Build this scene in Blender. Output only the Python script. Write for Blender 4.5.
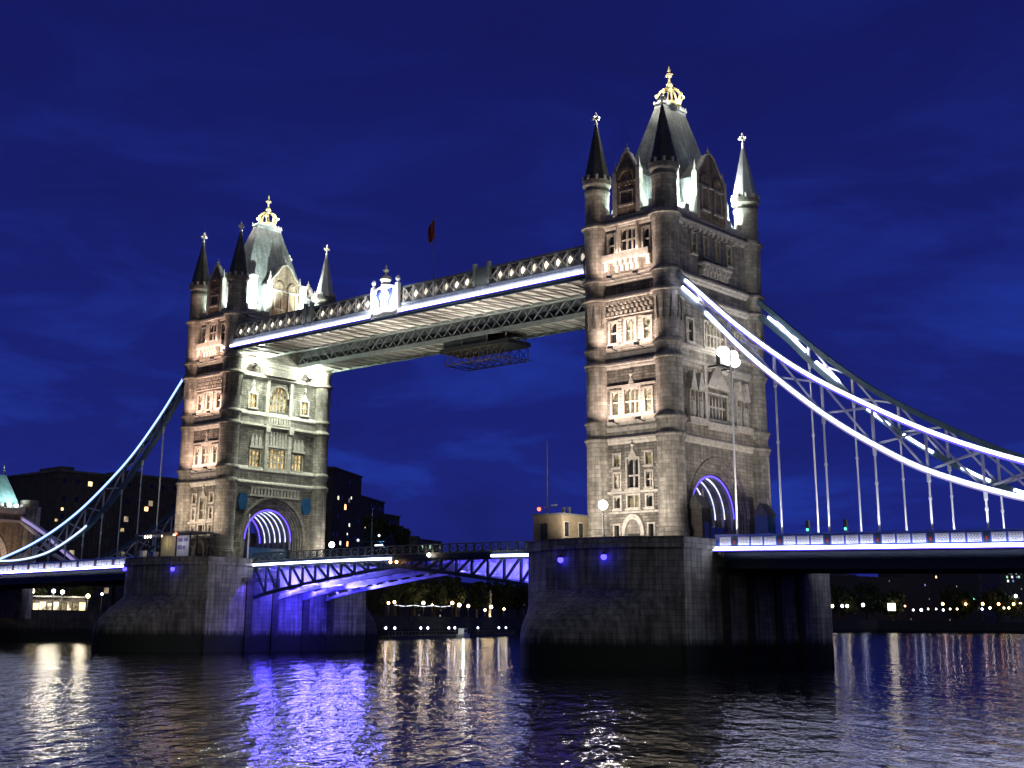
import bpy, bmesh, math, random
from mathutils import Vector, Matrix
R = math.radians
random.seed(7)
for o in list(bpy.data.objects): bpy.data.objects.remove(o)
scene = bpy.context.scene
COL = scene.collection

# ------------------------------------------------------------------ camera
CAMP = Vector((90.392, -133.987, 4.0))
YAW, PITCH, ROLL, FPX = 0.741, 0.259, 0.010, 1323.7
PPX, PPY = 512 - 27.45, 384 - 111.48
_fw = Vector((-math.sin(YAW) * math.cos(PITCH), math.cos(YAW) * math.cos(PITCH), math.sin(PITCH)))
_rt = Vector((math.cos(YAW), math.sin(YAW), 0)); _up = _rt.cross(_fw)
_r2 = math.cos(ROLL) * _rt + math.sin(ROLL) * _up
_u2 = -math.sin(ROLL) * _rt + math.cos(ROLL) * _up
cd = bpy.data.cameras.new('camera'); cam = bpy.data.objects.new('camera', cd); COL.objects.link(cam)
cam.matrix_world = Matrix(((_r2.x, _u2.x, -_fw.x, CAMP.x), (_r2.y, _u2.y, -_fw.y, CAMP.y), (_r2.z, _u2.z, -_fw.z, CAMP.z), (0, 0, 0, 1)))
cd.sensor_width = 36; cd.lens = FPX / 1024 * 36
cd.shift_x = 27.45 / 1024; cd.shift_y = -111.48 / 1024
cd.clip_start = 0.5; cd.clip_end = 20000
scene.camera = cam

def ray(px, py):
    return _fw + _r2 * ((px - PPX) / FPX) - _u2 * ((py - PPY) / FPX)
def on_x(px, py, X):
    d = ray(px, py); return CAMP + d * ((X - CAMP.x) / d.x)
def on_y(px, py, Y):
    d = ray(px, py); return CAMP + d * ((Y - CAMP.y) / d.y)
def at_dist(px, py, D):                       # point seen at a pixel at ground distance D
    d = ray(px, py); return CAMP + d * (D / math.hypot(d.x, d.y))

# ------------------------------------------------------------------ node helpers
def nt_new(m):
    nt = m.node_tree; nt.nodes.clear(); return nt
def node(nt, t, **kw):
    n = nt.nodes.new(t)
    for k, v in kw.items():
        if k in n.inputs: n.inputs[k].default_value = v
        else: setattr(n, k, v)
    return n
def math_n(nt, op, a, b=None, clamp=False):
    n = nt.nodes.new('ShaderNodeMath'); n.operation = op; n.use_clamp = clamp
    for i, v in enumerate((a, b)):
        if v is None: continue
        if hasattr(v, 'links'): nt.links.new(v, n.inputs[i])
        else: n.inputs[i].default_value = v
    return n.outputs[0]
def mix_c(nt, fac, a, b, mode='MIX'):
    n = nt.nodes.new('ShaderNodeMix'); n.data_type = 'RGBA'; n.blend_type = mode
    for s, v in ((0, fac), (6, a), (7, b)):
        if hasattr(v, 'links'): nt.links.new(v, n.inputs[s])
        else: n.inputs[s].default_value = v if s == 0 else (tuple(v) + (1,))[:4]
    return n.outputs[2]

# ------------------------------------------------------------------ world: dusk sky
w = bpy.data.worlds.new('World'); scene.world = w; w.use_nodes = True
nt = nt_new(w)
SUN_EL, SUN_AZ = R(-4.0), R(300)
sky = node(nt, 'ShaderNodeTexSky'); sky.sky_type = 'NISHITA'; sky.sun_disc = False
sky.sun_elevation = SUN_EL; sky.sun_rotation = SUN_AZ
tc = node(nt, 'ShaderNodeTexCoord')
sep = node(nt, 'ShaderNodeSeparateXYZ'); nt.links.new(tc.outputs['Generated'], sep.inputs[0])
mp = node(nt, 'ShaderNodeMapping'); mp.inputs['Scale'].default_value = (2.2, 2.2, 7.5); mp.inputs['Location'].default_value = (0.35, 0.1, 0.45)
nt.links.new(tc.outputs['Generated'], mp.inputs[0])
cl = node(nt, 'ShaderNodeTexNoise', Scale=1.9, Detail=8.0, Roughness=0.6, Distortion=0.5); nt.links.new(mp.outputs[0], cl.inputs['Vector'])
ramp = node(nt, 'ShaderNodeMapRange'); ramp.inputs[1].default_value = 0.48; ramp.inputs[2].default_value = 0.70; nt.links.new(cl.outputs[0], ramp.inputs[0])
hz = node(nt, 'ShaderNodeMapRange'); hz.inputs[1].default_value = 0.0; hz.inputs[2].default_value = 0.42; nt.links.new(sep.outputs[2], hz.inputs[0])
clear = mix_c(nt, hz.outputs[0], (0.0090, 0.0155, 0.165), (0.0060, 0.0082, 0.092))
cloudc = mix_c(nt, hz.outputs[0], (0.0160, 0.0520, 0.430), (0.0080, 0.0170, 0.175))
skyc = mix_c(nt, math_n(nt, 'MULTIPLY', ramp.outputs[0], math_n(nt, 'SUBTRACT', 1.0, math_n(nt, 'MULTIPLY', hz.outputs[0], .75))), clear, cloudc)
dark = node(nt, 'ShaderNodeMapRange'); dark.inputs[1].default_value = 0.44; dark.inputs[2].default_value = 0.30; nt.links.new(cl.outputs[0], dark.inputs[0])
skyc = mix_c(nt, math_n(nt, 'MULTIPLY', dark.outputs[0], 0.35), skyc, (0.006, 0.007, 0.065))
# fill light added as city glow in the unseen sky behind the viewer
dotv = node(nt, 'ShaderNodeVectorMath'); dotv.operation = 'DOT_PRODUCT'; dotv.inputs[1].default_value = (0.62, -0.70, 0.1)
nt.links.new(tc.outputs['Generated'], dotv.inputs[0])
gl = node(nt, 'ShaderNodeMapRange'); gl.inputs[1].default_value = 0.1; gl.inputs[2].default_value = 0.95; nt.links.new(dotv.outputs['Value'], gl.inputs[0])
skyc = mix_c(nt, gl.outputs[0], skyc, (0.080, 0.082, 0.062))
b1 = node(nt, 'ShaderNodeBackground', Strength=0.004); nt.links.new(sky.outputs[0], b1.inputs[0])
b2 = node(nt, 'ShaderNodeBackground', Strength=1.0); nt.links.new(skyc, b2.inputs[0])
ad = node(nt, 'ShaderNodeAddShader'); nt.links.new(b1.outputs[0], ad.inputs[0]); nt.links.new(b2.outputs[0], ad.inputs[1])
wo = node(nt, 'ShaderNodeOutputWorld'); nt.links.new(ad.outputs[0], wo.inputs[0])

vs = scene.view_settings
vs.view_transform = 'Standard'; vs.look = 'None'; vs.exposure = 0.3; vs.gamma = 1; vs.use_curve_mapping = False
scene.render.engine = 'CYCLES'
cy = scene.cycles
cy.use_denoising = True; cy.use_adaptive_sampling = False; cy.max_bounces = 4; cy.diffuse_bounces = 2; cy.glossy_bounces = 3
cy.sample_clamp_indirect = 4.0; cy.caustics_reflective = False; cy.caustics_refractive = False
try: cy.use_light_tree = True
except Exception: pass

# ------------------------------------------------------------------ materials
def pbr(name, col, rough=0.7, metal=0.0, noise=0.25, nscale=1.2, bump=0.0):
    m = bpy.data.materials.new(name); m.use_nodes = True; nt = nt_new(m)
    out = node(nt, 'ShaderNodeOutputMaterial'); p = node(nt, 'ShaderNodeBsdfPrincipled')
    p.inputs['Roughness'].default_value = rough; p.inputs['Metallic'].default_value = metal
    t = node(nt, 'ShaderNodeTexCoord')
    n = node(nt, 'ShaderNodeTexNoise', Scale=nscale, Detail=5.0); nt.links.new(t.outputs['Object'], n.inputs['Vector'])
    mr = node(nt, 'ShaderNodeMapRange'); mr.inputs[3].default_value = 1 - noise; mr.inputs[4].default_value = 1 + noise
    mr.inputs[1].default_value = 0.3; mr.inputs[2].default_value = 0.7
    nt.links.new(n.outputs[0], mr.inputs[0])
    v = node(nt, 'ShaderNodeVectorMath'); v.operation = 'SCALE'; v.inputs[0].default_value = col
    nt.links.new(mr.outputs[0], v.inputs['Scale']); nt.links.new(v.outputs[0], p.inputs['Base Color'])
    if bump:
        b = node(nt, 'ShaderNodeBump', Strength=bump, Distance=0.05); nt.links.new(n.outputs[0], b.inputs['Height']); nt.links.new(b.outputs[0], p.inputs['Normal'])
    nt.links.new(p.outputs[0], out.inputs[0]); return m

def stone(name, col, bw=1.1, bh=0.42, mortar=0.6, var=0.35, streak=0.35, rough=0.88, wet=None, bump=0.5):
    m = bpy.data.materials.new(name); m.use_nodes = True; nt = nt_new(m)
    out = node(nt, 'ShaderNodeOutputMaterial'); p = node(nt, 'ShaderNodeBsdfPrincipled'); p.inputs['Roughness'].default_value = rough
    t = node(nt, 'ShaderNodeTexCoord'); s = node(nt, 'ShaderNodeSeparateXYZ'); nt.links.new(t.outputs['Object'], s.inputs[0])
    u = math_n(nt, 'ADD', s.outputs[0], s.outputs[1])
    c = node(nt, 'ShaderNodeCombineXYZ'); nt.links.new(u, c.inputs[0]); nt.links.new(s.outputs[2], c.inputs[1])
    br = node(nt, 'ShaderNodeTexBrick'); br.inputs['Scale'].default_value = 1.0
    br.inputs['Brick Width'].default_value = bw; br.inputs['Row Height'].default_value = bh; br.inputs['Mortar Size'].default_value = 0.03
    br.inputs['Color1'].default_value = (1 - var * .6,) * 3 + (1,); br.inputs['Color2'].default_value = (1 + var * .6, 1 + var * .55, 1 + var * .45, 1)
    br.inputs['Mortar'].default_value = (mortar,) * 3 + (1,)
    nt.links.new(c.outputs[0], br.inputs['Vector'])
    n1 = node(nt, 'ShaderNodeTexNoise', Scale=0.45, Detail=7.0, Roughness=0.65); nt.links.new(t.outputs['Object'], n1.inputs['Vector'])
    mpn = node(nt, 'ShaderNodeMapping'); mpn.inputs['Scale'].default_value = (1.3, 1.3, 0.12); nt.links.new(t.outputs['Object'], mpn.inputs[0])
    n2 = node(nt, 'ShaderNodeTexNoise', Scale=1.6, Detail=5.0); nt.links.new(mpn.outputs[0], n2.inputs['Vector'])
    a = node(nt, 'ShaderNodeMapRange'); a.inputs[1].default_value = .3; a.inputs[2].default_value = .7; a.inputs[3].default_value = 1 - var; a.inputs[4].default_value = 1 + var * .6; nt.links.new(n1.outputs[0], a.inputs[0])
    b = node(nt, 'ShaderNodeMapRange'); b.inputs[1].default_value = .35; b.inputs[2].default_value = .65; b.inputs[3].default_value = 1 - streak; b.inputs[4].default_value = 1 + streak * .4; nt.links.new(n2.outputs[0], b.inputs[0])
    k = math_n(nt, 'MULTIPLY', a.outputs[0], b.outputs[0])
    v = node(nt, 'ShaderNodeVectorMath'); v.operation = 'SCALE'; nt.links.new(br.outputs[0], v.inputs[0]); nt.links.new(k, v.inputs['Scale'])
    v2 = node(nt, 'ShaderNodeVectorMath'); v2.operation = 'MULTIPLY'; nt.links.new(v.outputs[0], v2.inputs[0]); v2.inputs[1].default_value = col
    colr = v2.outputs[0]
    if wet:                                    # algae below the tide mark, with a ragged edge
        zz = math_n(nt, 'ADD', s.outputs[2], math_n(nt, 'MULTIPLY', n2.outputs[0], 1.2))
        f = node(nt, 'ShaderNodeMapRange'); f.inputs[1].default_value = wet + 1.1; f.inputs[2].default_value = wet + 0.2; nt.links.new(zz, f.inputs[0])
        colr = mix_c(nt, f.outputs[0], colr, (0.018, 0.024, 0.012))
    nt.links.new(colr, p.inputs['Base Color'])
    bm_ = node(nt, 'ShaderNodeBump', Strength=bump, Distance=0.08); h = math_n(nt, 'ADD', br.outputs['Fac'], math_n(nt, 'MULTIPLY', n1.outputs[0], -0.8))
    h2 = math_n(nt, 'MULTIPLY', h, -1.0); nt.links.new(h2, bm_.inputs['Height']); nt.links.new(bm_.outputs[0], p.inputs['Normal'])
    nt.links.new(p.outputs[0], out.inputs[0]); return m

def glow(name, col, s, vary=0.0, nscale=0.6, base=(0.02, 0.02, 0.02)):
    m = bpy.data.materials.new(name); m.use_nodes = True; nt = nt_new(m)
    out = node(nt, 'ShaderNodeOutputMaterial'); p = node(nt, 'ShaderNodeBsdfPrincipled')
    p.inputs['Base Color'].default_value = base + (1,); p.inputs['Roughness'].default_value = 0.3
    p.inputs['Emission Color'].default_value = col + (1,); p.inputs['Emission Strength'].default_value = s
    if vary:
        t = node(nt, 'ShaderNodeTexCoord'); n = node(nt, 'ShaderNodeTexNoise', Scale=nscale, Detail=3.0); nt.links.new(t.outputs['Object'], n.inputs['Vector'])
        r = node(nt, 'ShaderNodeMapRange'); r.inputs[1].default_value = .35; r.inputs[2].default_value = .65; r.inputs[3].default_value = s * (1 - vary); r.inputs[4].default_value = s * (1 + vary)
        nt.links.new(n.outputs[0], r.inputs[0]); nt.links.new(r.outputs[0], p.inputs['Emission Strength'])
    nt.links.new(p.outputs[0], out.inputs[0]); return m

M = {}
M['stone'] = stone('ashlar stone', (0.33, 0.305, 0.27), var=.45)
M['turret'] = stone('turret stone', (0.36, 0.335, 0.295), bw=0.9, bh=0.5, mortar=.6, var=.45)
M['trim'] = pbr('dressed portland stone', (0.50, 0.465, 0.41), .8, noise=.3, nscale=2.2, bump=.2)
M['rough'] = stone('rough granite', (0.27, 0.25, 0.22), bw=.8, bh=.34, mortar=.45, var=.6, bump=.9)
M['pier'] = stone('pier granite', (0.38, 0.37, 0.32), bw=1.8, bh=.62, mortar=.55, var=.35, streak=.5, wet=2.3, bump=.35)
M['cutw'] = stone('shaded cutwater granite', (0.20, 0.195, 0.165), bw=1.8, bh=.62, mortar=.6, var=.4, streak=.5, wet=2.3, bump=.3)  # pier granite darkened, shade of the cutwater put into its colour
M['slate'] = stone('roof slate', (0.30, 0.33, 0.325), bw=.5, bh=.3, mortar=.55, var=.3, rough=.55)
M['dslate'] = stone('dark slate and shaded spires', (0.085, 0.09, 0.085), bw=.5, bh=.3, mortar=.6, var=.3, rough=.6)
M['gable'] = stone('gable stone', (0.32, 0.25, 0.18), bw=.8, bh=.34, mortar=.6)
M['gold'] = pbr('gilding', (0.92, 0.80, 0.42), .4, .15, noise=.1)
M['finw'] = pbr('gilded white metal', (.85, .83, .74), .4, noise=.05)
M['white'] = pbr('white paint', (0.75, 0.76, 0.80), .45, noise=.08)
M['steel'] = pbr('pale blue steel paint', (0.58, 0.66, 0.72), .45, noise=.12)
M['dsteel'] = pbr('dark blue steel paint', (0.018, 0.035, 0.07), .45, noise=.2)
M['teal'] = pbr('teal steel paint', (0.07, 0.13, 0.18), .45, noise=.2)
M['bluep'] = pbr('blue panel paint', (0.05, 0.09, 0.42), .5, noise=.15)
M['shieldb'] = pbr('blue shield paint', (0.02, 0.09, 0.22), .4, noise=.15)
M['grey'] = pbr('grey metal', (0.16, 0.17, 0.18), .5, .3, noise=.15)
M['dark'] = pbr('dark iron', (0.02, 0.022, 0.025), .6, noise=.2)
M['cream'] = pbr('cream soffit paint', (0.52, 0.50, 0.455), .6, noise=.15)
M['girder'] = pbr('grey green girder paint', (0.20, 0.23, 0.22), .55, noise=.2)
M['latt'] = pbr('lattice paint', (.50, .49, .46), .55, noise=.3)
M['rust'] = pbr('rusty scaffold steel', (.085, .065, .042), .7, noise=.3)
M['hutw'] = pbr('buff hut paint', (.24, .19, .12), .7, noise=.2)
M['bluedk'] = pbr('dull blue paint', (.03, .09, .20), .6, noise=.2)
M['panelbk'] = pbr('panel ground paint', (.16, .20, .42), .5, noise=.1)
M['asphalt'] = pbr('asphalt', (0.045, 0.045, 0.048), .9, noise=.2, nscale=8)
M['red'] = pbr('red paint', (0.32, 0.03, 0.03), .5, noise=.1)
M['lead'] = pbr('lead roof', (0.48, 0.52, 0.53), .5, noise=.2)
M['tealroof'] = pbr('verdigris roof', (0.20, 0.34, 0.34), .6, noise=.25)
M['bark'] = pbr('bark', (0.05, 0.04, 0.03), .9, noise=.3, nscale=4)
M['leaf'] = pbr('foliage', (0.05, 0.07, 0.025), .8, noise=.5, nscale=.35)
M['bdark'] = stone('dark brick', (0.10, 0.09, 0.085), bw=.9, bh=.3, mortar=.7)
M['bgrey'] = stone('grey concrete', (0.16, 0.16, 0.165), bw=3, bh=1.5, mortar=.7)
M['bank'] = pbr('bank paving', (0.10, 0.095, 0.085), .9, noise=.3, nscale=.2)
M['quay'] = stone('quay masonry', (0.09, 0.085, 0.075), bw=2.2, bh=.7, mortar=.6, wet=2.0)
M['fabric'] = pbr('cream canvas', (0.62, 0.55, 0.38), .9, noise=.2)
M['poster'] = pbr('poster print', (0.62, 0.62, 0.68), .5, noise=.1)
M['posterink'] = pbr('poster blocks', (0.20, 0.16, 0.42), .5, noise=.2)
M['wdark'] = pbr('dark window glass', (0.015, 0.017, 0.02), .15, noise=.1)
M['wdim'] = glow('dim lit window', (1.0, .82, .40), .20, .95, 2.2)
M['wlit'] = glow('lit window', (1.0, .72, .30), .62, .97, 1.9)
M['wcool'] = glow('pale lit window', (1.0, .85, .50), .55, .95, 2.0)
M['wwhite'] = glow('white lit window', (.85, .9, 1.0), 2.0, .4, 1.3)
M['diamond'] = glow('walkway window light', (1.0, .86, .64), 1.5, .85, .45)
M['led'] = glow('white led', (.76, .78, 1.0), 12.0)
M['ledw'] = glow('walkway led', (.82, .84, 1.0), 5.0)
M['ledblue'] = glow('blue led', (.10, .06, 1.0), 3.0)
M['ledsky'] = glow('sky blue led', (.30, .46, 1.0), 2.4)
M['ledsoft'] = glow('pale blue led', (.55, .70, 1.0), 1.6)
M['ledviolet'] = glow('violet led', (.55, .45, 1.0), .5)
M['lampw'] = glow('white lamp', (1.0, .93, .84), 60)
M['flood'] = glow('floodlight glass', (1.0, .97, .92), 25)
M['lampb'] = glow('blue lantern', (.04, .03, 1.0), 6.5)
M['lampfar'] = glow('far white lamp', (1.0, .82, .58), 13)
M['lampamb'] = glow('far amber lamp', (1.0, .66, .32), 13)
M['fwd'] = glow('far dim window', (1, .78, .5), .3, .8, .3)
M['lampcool'] = glow('far cool lamp', (.75, .78, 1.0), 8)
M['lampor'] = glow('far sodium lamp', (1.0, .50, .18), 11)
M['sign'] = glow('lit sign face', (1.0, .86, .66), 4.5)
M['lampgrn'] = glow('green signal', (.1, 1.0, .6), 3)
M['lampred'] = glow('red signal', (1.0, .08, .04), 6)

# ------------------------------------------------------------------ mesh builder
class Frame:
    def __init__(s, o, u, n): s.o, s.u, s.n = Vector(o), Vector(u), Vector(n); s.z = Vector((0, 0, 1))
    def __call__(s, u, v, w=0.0): return s.o + s.u * u + s.z * v + s.n * w
class MB:
    def __init__(s): s.v, s.f, s.mi, s.cur = [], [], [], 0
    def add(s, vs, fs):
        b = len(s.v); s.v += [tuple(x) for x in vs]; s.f += [tuple(b + i for i in f) for f in fs]; s.mi += [s.cur] * len(fs)
    def hexa(s, p):
        s.add(p, [(0, 3, 2, 1), (4, 5, 6, 7), (0, 1, 5, 4), (1, 2, 6, 5), (2, 3, 7, 6), (3, 0, 4, 7)])
    def box(s, x0, x1, y0, y1, z0, z1):
        s.hexa([(x0, y0, z0), (x1, y0, z0), (x1, y1, z0), (x0, y1, z0), (x0, y0, z1), (x1, y0, z1), (x1, y1, z1), (x0, y1, z1)])
    def fbox(s, F, u0, u1, v0, v1, w0, w1):
        s.hexa([F(u0, v0, w0), F(u1, v0, w0), F(u1, v0, w1), F(u0, v0, w1), F(u0, v1, w0), F(u1, v1, w0), F(u1, v1, w1), F(u0, v1, w1)])
    def fprism(s, F, pts, w0, w1):
        n = len(pts)
        s.add([F(u, v, w0) for u, v in pts] + [F(u, v, w1) for u, v in pts],
              [tuple(range(n - 1, -1, -1)), tuple(range(n, 2 * n))] + [(i, (i + 1) % n, n + (i + 1) % n, n + i) for i in range(n)])
    def zprism(s, pts, z0, z1, top=None):
        n = len(pts); top = top or pts
        s.add([(x, y, z0) for x, y in pts] + [(x, y, z1) for x, y in top],
              [tuple(range(n - 1, -1, -1)), tuple(range(n, 2 * n))] + [(i, (i + 1) % n, n + (i + 1) % n, n + i) for i in range(n)])
    def bar(s, a, b, wd, ht=None, up=(0, 0, 1)):
        a, b = Vector(a), Vector(b); ht = ht or wd; t = (b - a)
        if t.length < 1e-6: return
        t.normalize(); upv = Vector(up)
        if abs(t.dot(upv)) > .98: upv = Vector((1, 0, 0))
        sd = t.cross(upv).normalized(); u2 = sd.cross(t).normalized(); h = sd * wd / 2; k = u2 * ht / 2
        s.hexa([a - h - k, a + h - k, a + h + k, a - h + k, b - h - k, b + h - k, b + h + k, b - h + k])
    def path(s, pts, wd, ht, side=(0, 1, 0)):  # rectangular section swept in a vertical plane
        pts = [Vector(p) for p in pts]; sd = Vector(side); rings = []
        for i, p in enumerate(pts):
            t = (pts[min(i + 1, len(pts) - 1)] - pts[max(i - 1, 0)]).normalized(); n = t.cross(sd).normalized()
            h, k = sd * wd / 2, n * ht / 2; rings.append([p - h - k, p + h - k, p + h + k, p - h + k])
        vs = [q for r in rings for q in r]; fs = [(0, 3, 2, 1)]
        for i in range(len(pts) - 1):
            for j in range(4): fs.append((4 * i + j, 4 * i + (j + 1) % 4, 4 * i + 4 + (j + 1) % 4, 4 * i + 4 + j))
        m = 4 * (len(pts) - 1); fs.append((m, m + 1, m + 2, m + 3)); s.add(vs, fs)
    def lathe(s, c, prof, n=16, ph=0.0):
        c = Vector(c); vs, fs = [], []
        for r, z in prof:
            for i in range(n):
                a = ph + 2 * math.pi * i / n; vs.append((c.x + r * math.cos(a), c.y + r * math.sin(a), c.z + z))
        for j in range(len(prof) - 1):
            for i in range(n): fs.append((j * n + i, j * n + (i + 1) % n, (j + 1) * n + (i + 1) % n, (j + 1) * n + i))
        fs.append(tuple(range(n - 1, -1, -1))); m = (len(prof) - 1) * n; fs.append(tuple(range(m, m + n))); s.add(vs, fs)
    def ball(s, c, r, n=10, sz=1.0):
        s.lathe(c, [(max(r * math.sin(math.pi * k / 6), .001), -r * sz * math.cos(math.pi * k / 6)) for k in range(7)], n)
    def build(s, name, mat, parent=None, loc=None, smooth=False):
        me = bpy.data.meshes.new(name); off = Vector(loc) if loc is not None else Vector((0, 0, 0))
        me.from_pydata([tuple(Vector(v) - off) for v in s.v], [], s.f)
        mats = mat if isinstance(mat, (list, tuple)) else [mat]
        for k in mats: me.materials.append(M[k])
        me.polygons.foreach_set('material_index', s.mi)
        bm = bmesh.new(); bm.from_mesh(me); bmesh.ops.recalc_face_normals(bm, faces=bm.faces); bm.to_mesh(me); bm.free()
        if smooth:
            me.polygons.foreach_set('use_smooth', [True] * len(me.polygons))
            try: me.set_sharp_from_angle(angle=R(32))
            except Exception: pass
        o = bpy.data.objects.new(name, me); COL.objects.link(o); o.location = off
        if parent is not None: o.parent = parent
        return o

def tag(o, label=None, cat=None, group=None, kind=None):
    if label: o['label'] = label
    if cat: o['category'] = cat
    if group: o['group'] = group
    if kind: o['kind'] = kind
    return o
def thing(name, label, cat, loc=(0, 0, 0), group=None):
    o = bpy.data.objects.new(name, None); COL.objects.link(o); o.location = loc; o.empty_display_size = .5
    return tag(o, label, cat, group)
def copy_tree(o, parent=None):
    c = o.copy(); COL.objects.link(c)
    if parent is not None: c.parent = parent
    for ch in list(o.children): copy_tree(ch, c)
    return c

NLAMP = [0]
def lamp(kind, loc, energy, col=(1, 1, 1), to=None, size=.5, size_y=None, angle=70, blend=.6, parent=None):
    d = bpy.data.lights.new('lamp_light', kind); d.energy = energy; d.color = col
    o = bpy.data.objects.new('lamp_light', d); COL.objects.link(o); o.location = loc
    if kind == 'AREA':
        d.shape = 'RECTANGLE'; d.size = size; d.size_y = size_y or size; d.spread = R(150)
    elif kind == 'SPOT': d.spot_size = R(angle); d.spot_blend = blend; d.shadow_soft_size = size
    else: d.shadow_soft_size = size
    if to is not None:
        dv = Vector(to) - Vector(loc); o.rotation_euler = dv.to_track_quat('-Z', 'Y').to_euler()
    if parent is not None: o.parent = parent
    return o

# ================================================================== bridge tower
Z0, S1, S1B, S2, S2B, S3, S4, S5 = 13.2, 25.0, 27.0, 33.9, 35.7, 41.8, 44.2, 51.1
BX, BY, TX, TY = 5.45, 9.55, 5.035, 9.14
WATER = -0.4

def wall_cells(mb, F, u0, u1, v0, v1, holes, depth=.5):
    us = sorted({u0, u1} | {h[0] for h in holes} | {h[1] for h in holes}); vs_ = sorted({v0, v1} | {h[2] for h in holes} | {h[3] for h in holes})
    for i in range(len(us) - 1):
        for j in range(len(vs_) - 1):
            a, b, c, d = us[i], us[i + 1], vs_[j], vs_[j + 1]; mu, mv = (a + b) / 2, (c + d) / 2
            if any(h[0] < mu < h[1] and h[2] < mv < h[3] for h in holes): continue
            mb.add([F(a, c), F(b, c), F(b, d), F(a, d)], [(0, 1, 2, 3)])
    for a, b, c, d in holes:
        q = [(a, c), (b, c), (b, d), (a, d)]
        for k in range(4):
            (x0, y0), (x1, y1) = q[k], q[(k + 1) % 4]
            mb.add([F(x0, y0, 0), F(x1, y1, 0), F(x1, y1, -depth), F(x0, y0, -depth)], [(0, 1, 2, 3)])

WR = random.Random(5)
def window(par, F, u, v0, wd, h, n=2, tr=(.55,), head='pointed', pane='wdark', sur=.2, name='window', canopy=False, fm='trim'):
    mb = MB(); a, b, v1 = u - wd / 2, u + wd / 2, v0 + h
    if sur:
        mb.fbox(F, a - sur, a, v0 - .12, v1 + sur, -.05, .14); mb.fbox(F, b, b + sur, v0 - .12, v1 + sur, -.05, .14)
        mb.fbox(F, a, b, v1, v1 + sur, -.05, .14); mb.fbox(F, a - sur - .1, b + sur + .1, v0 - .34, v0 - .12, -.05, .26)
        mb.fbox(F, a, b, v0 - .12, v0, -.05, .14)
    t = .085 if wd < 3 else .11
    lw = wd / n; hh = min(lw * .75, h * .3)
    for k in range(1, n): mb.fbox(F, a + k * lw - t, a + k * lw + t, v0, v1, -.36, -.12)
    for f in tr: mb.fbox(F, a, b, v0 + h * f - t, v0 + h * f + t, -.34, -.14)
    if head == 'round':                       # one big arch over all lights
        N = 12; rad = wd / 2; vc = v1 - rad
        for sgn in (-1, 1):
            pts = [(u + sgn * rad, v1), (u, v1)] + [(u + sgn * rad * math.sin(q * math.pi / 2 / N), vc + rad * math.cos(q * math.pi / 2 / N)) for q in range(N + 1)]
            pts = pts[:1] + pts[1:]
            for q in range(N):
                p0, p1 = pts[2 + q], pts[3 + q]
                mb.fprism(F, [(p0[0], p0[1]), (p1[0], p1[1]), (p1[0], v1 + .001), (p0[0], v1 + .001)], -.4, .02)
        for q in range(2 * N):
            a0, a1 = math.pi * q / (2 * N), math.pi * (q + 1) / (2 * N)
            mb.fprism(F, [(u + r_ * math.cos(x), vc + r_ * math.sin(x)) for r_, x in ((rad, a0), (rad + .3, a0), (rad + .3, a1), (rad, a1))], .03, .2)
    elif head == 'pointed':
        for k in range(n):
            c0 = a + k * lw; c1 = c0 + lw; cm = (c0 + c1) / 2
            for s_, e in ((c0, 1), (c1, -1)):
                q = [(s_, v1 - hh)] + [(s_ + e * lw / 2 * (1 - math.cos(x * math.pi / 2 / 4)) , v1 - hh + hh * .95 * math.sin(x * math.pi / 2 / 4)) for x in range(1, 5)] + [(cm, v1), (s_, v1)]
                mb.fprism(F, q, -.36, -.12)
    if canopy:                                # ornate crocketed canopy with a finial
        mb.fprism(F, [(u - .55, v1 + sur), (u + .55, v1 + sur), (u + .12, v1 + sur + 1.0), (u - .12, v1 + sur + 1.0)], -.03, .16)
        c = F(u, v1 + sur + 1.0, .12); mb.lathe(c, [(.1, 0), (.12, .2), (.28, .45), (.12, .62), (.2, .8), (.03, 1.2)], 6)
    o = mb.build(name, fm, par)
    if pane in ('wcool', 'wdim') and fm == 'trim': pane = WR.choice(('wdark', 'wdim', pane, pane, 'wdark'))
    g = MB(); g.fbox(F, a + .004, b - .004, v0 + .004, v1 - .004, -.47, -.37); g.build('pane', pane, o)
    return (a, b, v0, v1)

def corbel_rows(mb, F, u0, u1, v0, rows, pitch=.75, h=.42, out=.28):
    for r_ in range(rows):
        n = int((u1 - u0) / pitch)
        for k in range(n):
            c = u0 + (k + .5 + (.5 if r_ % 2 else 0)) * (u1 - u0) / (n + .5)
            if c + pitch * .25 > u1: continue
            mb.fbox(F, c - pitch * .26, c + pitch * .26, v0 + r_ * h * 1.55, v0 + r_ * h * 1.55 + h, -.02, out * (.6 + .4 * r_ / max(rows - 1, 1)))

def arch_pts(half, spring, n=28):
    return [(half * math.cos(math.pi * k / n), spring + half * 1.02 * math.sin(math.pi * k / n)) for k in range(n + 1)]

def ring(mb, prof):
    """string course: prof = [(out, z)], follows the walls and wraps every turret"""
    for F, hu in FACES:
        e = hu - 1.2
        for (o0, z0), (o1, z1) in zip(prof[:-1], prof[1:]):
            mb.add([F(-e, z0, o0), F(e, z0, o0), F(e, z1, o1), F(-e, z1, o1)], [(0, 1, 2, 3)])

FACES = [(Frame((0, -BY, 0), (1, 0, 0), (0, -1, 0)), BX), (Frame((BX, 0, 0), (0, 1, 0), (1, 0, 0)), BY),
         (Frame((0, BY, 0), (-1, 0, 0), (0, 1, 0)), BX), (Frame((-BX, 0, 0), (0, -1, 0), (-1, 0, 0)), BY)]

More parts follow.
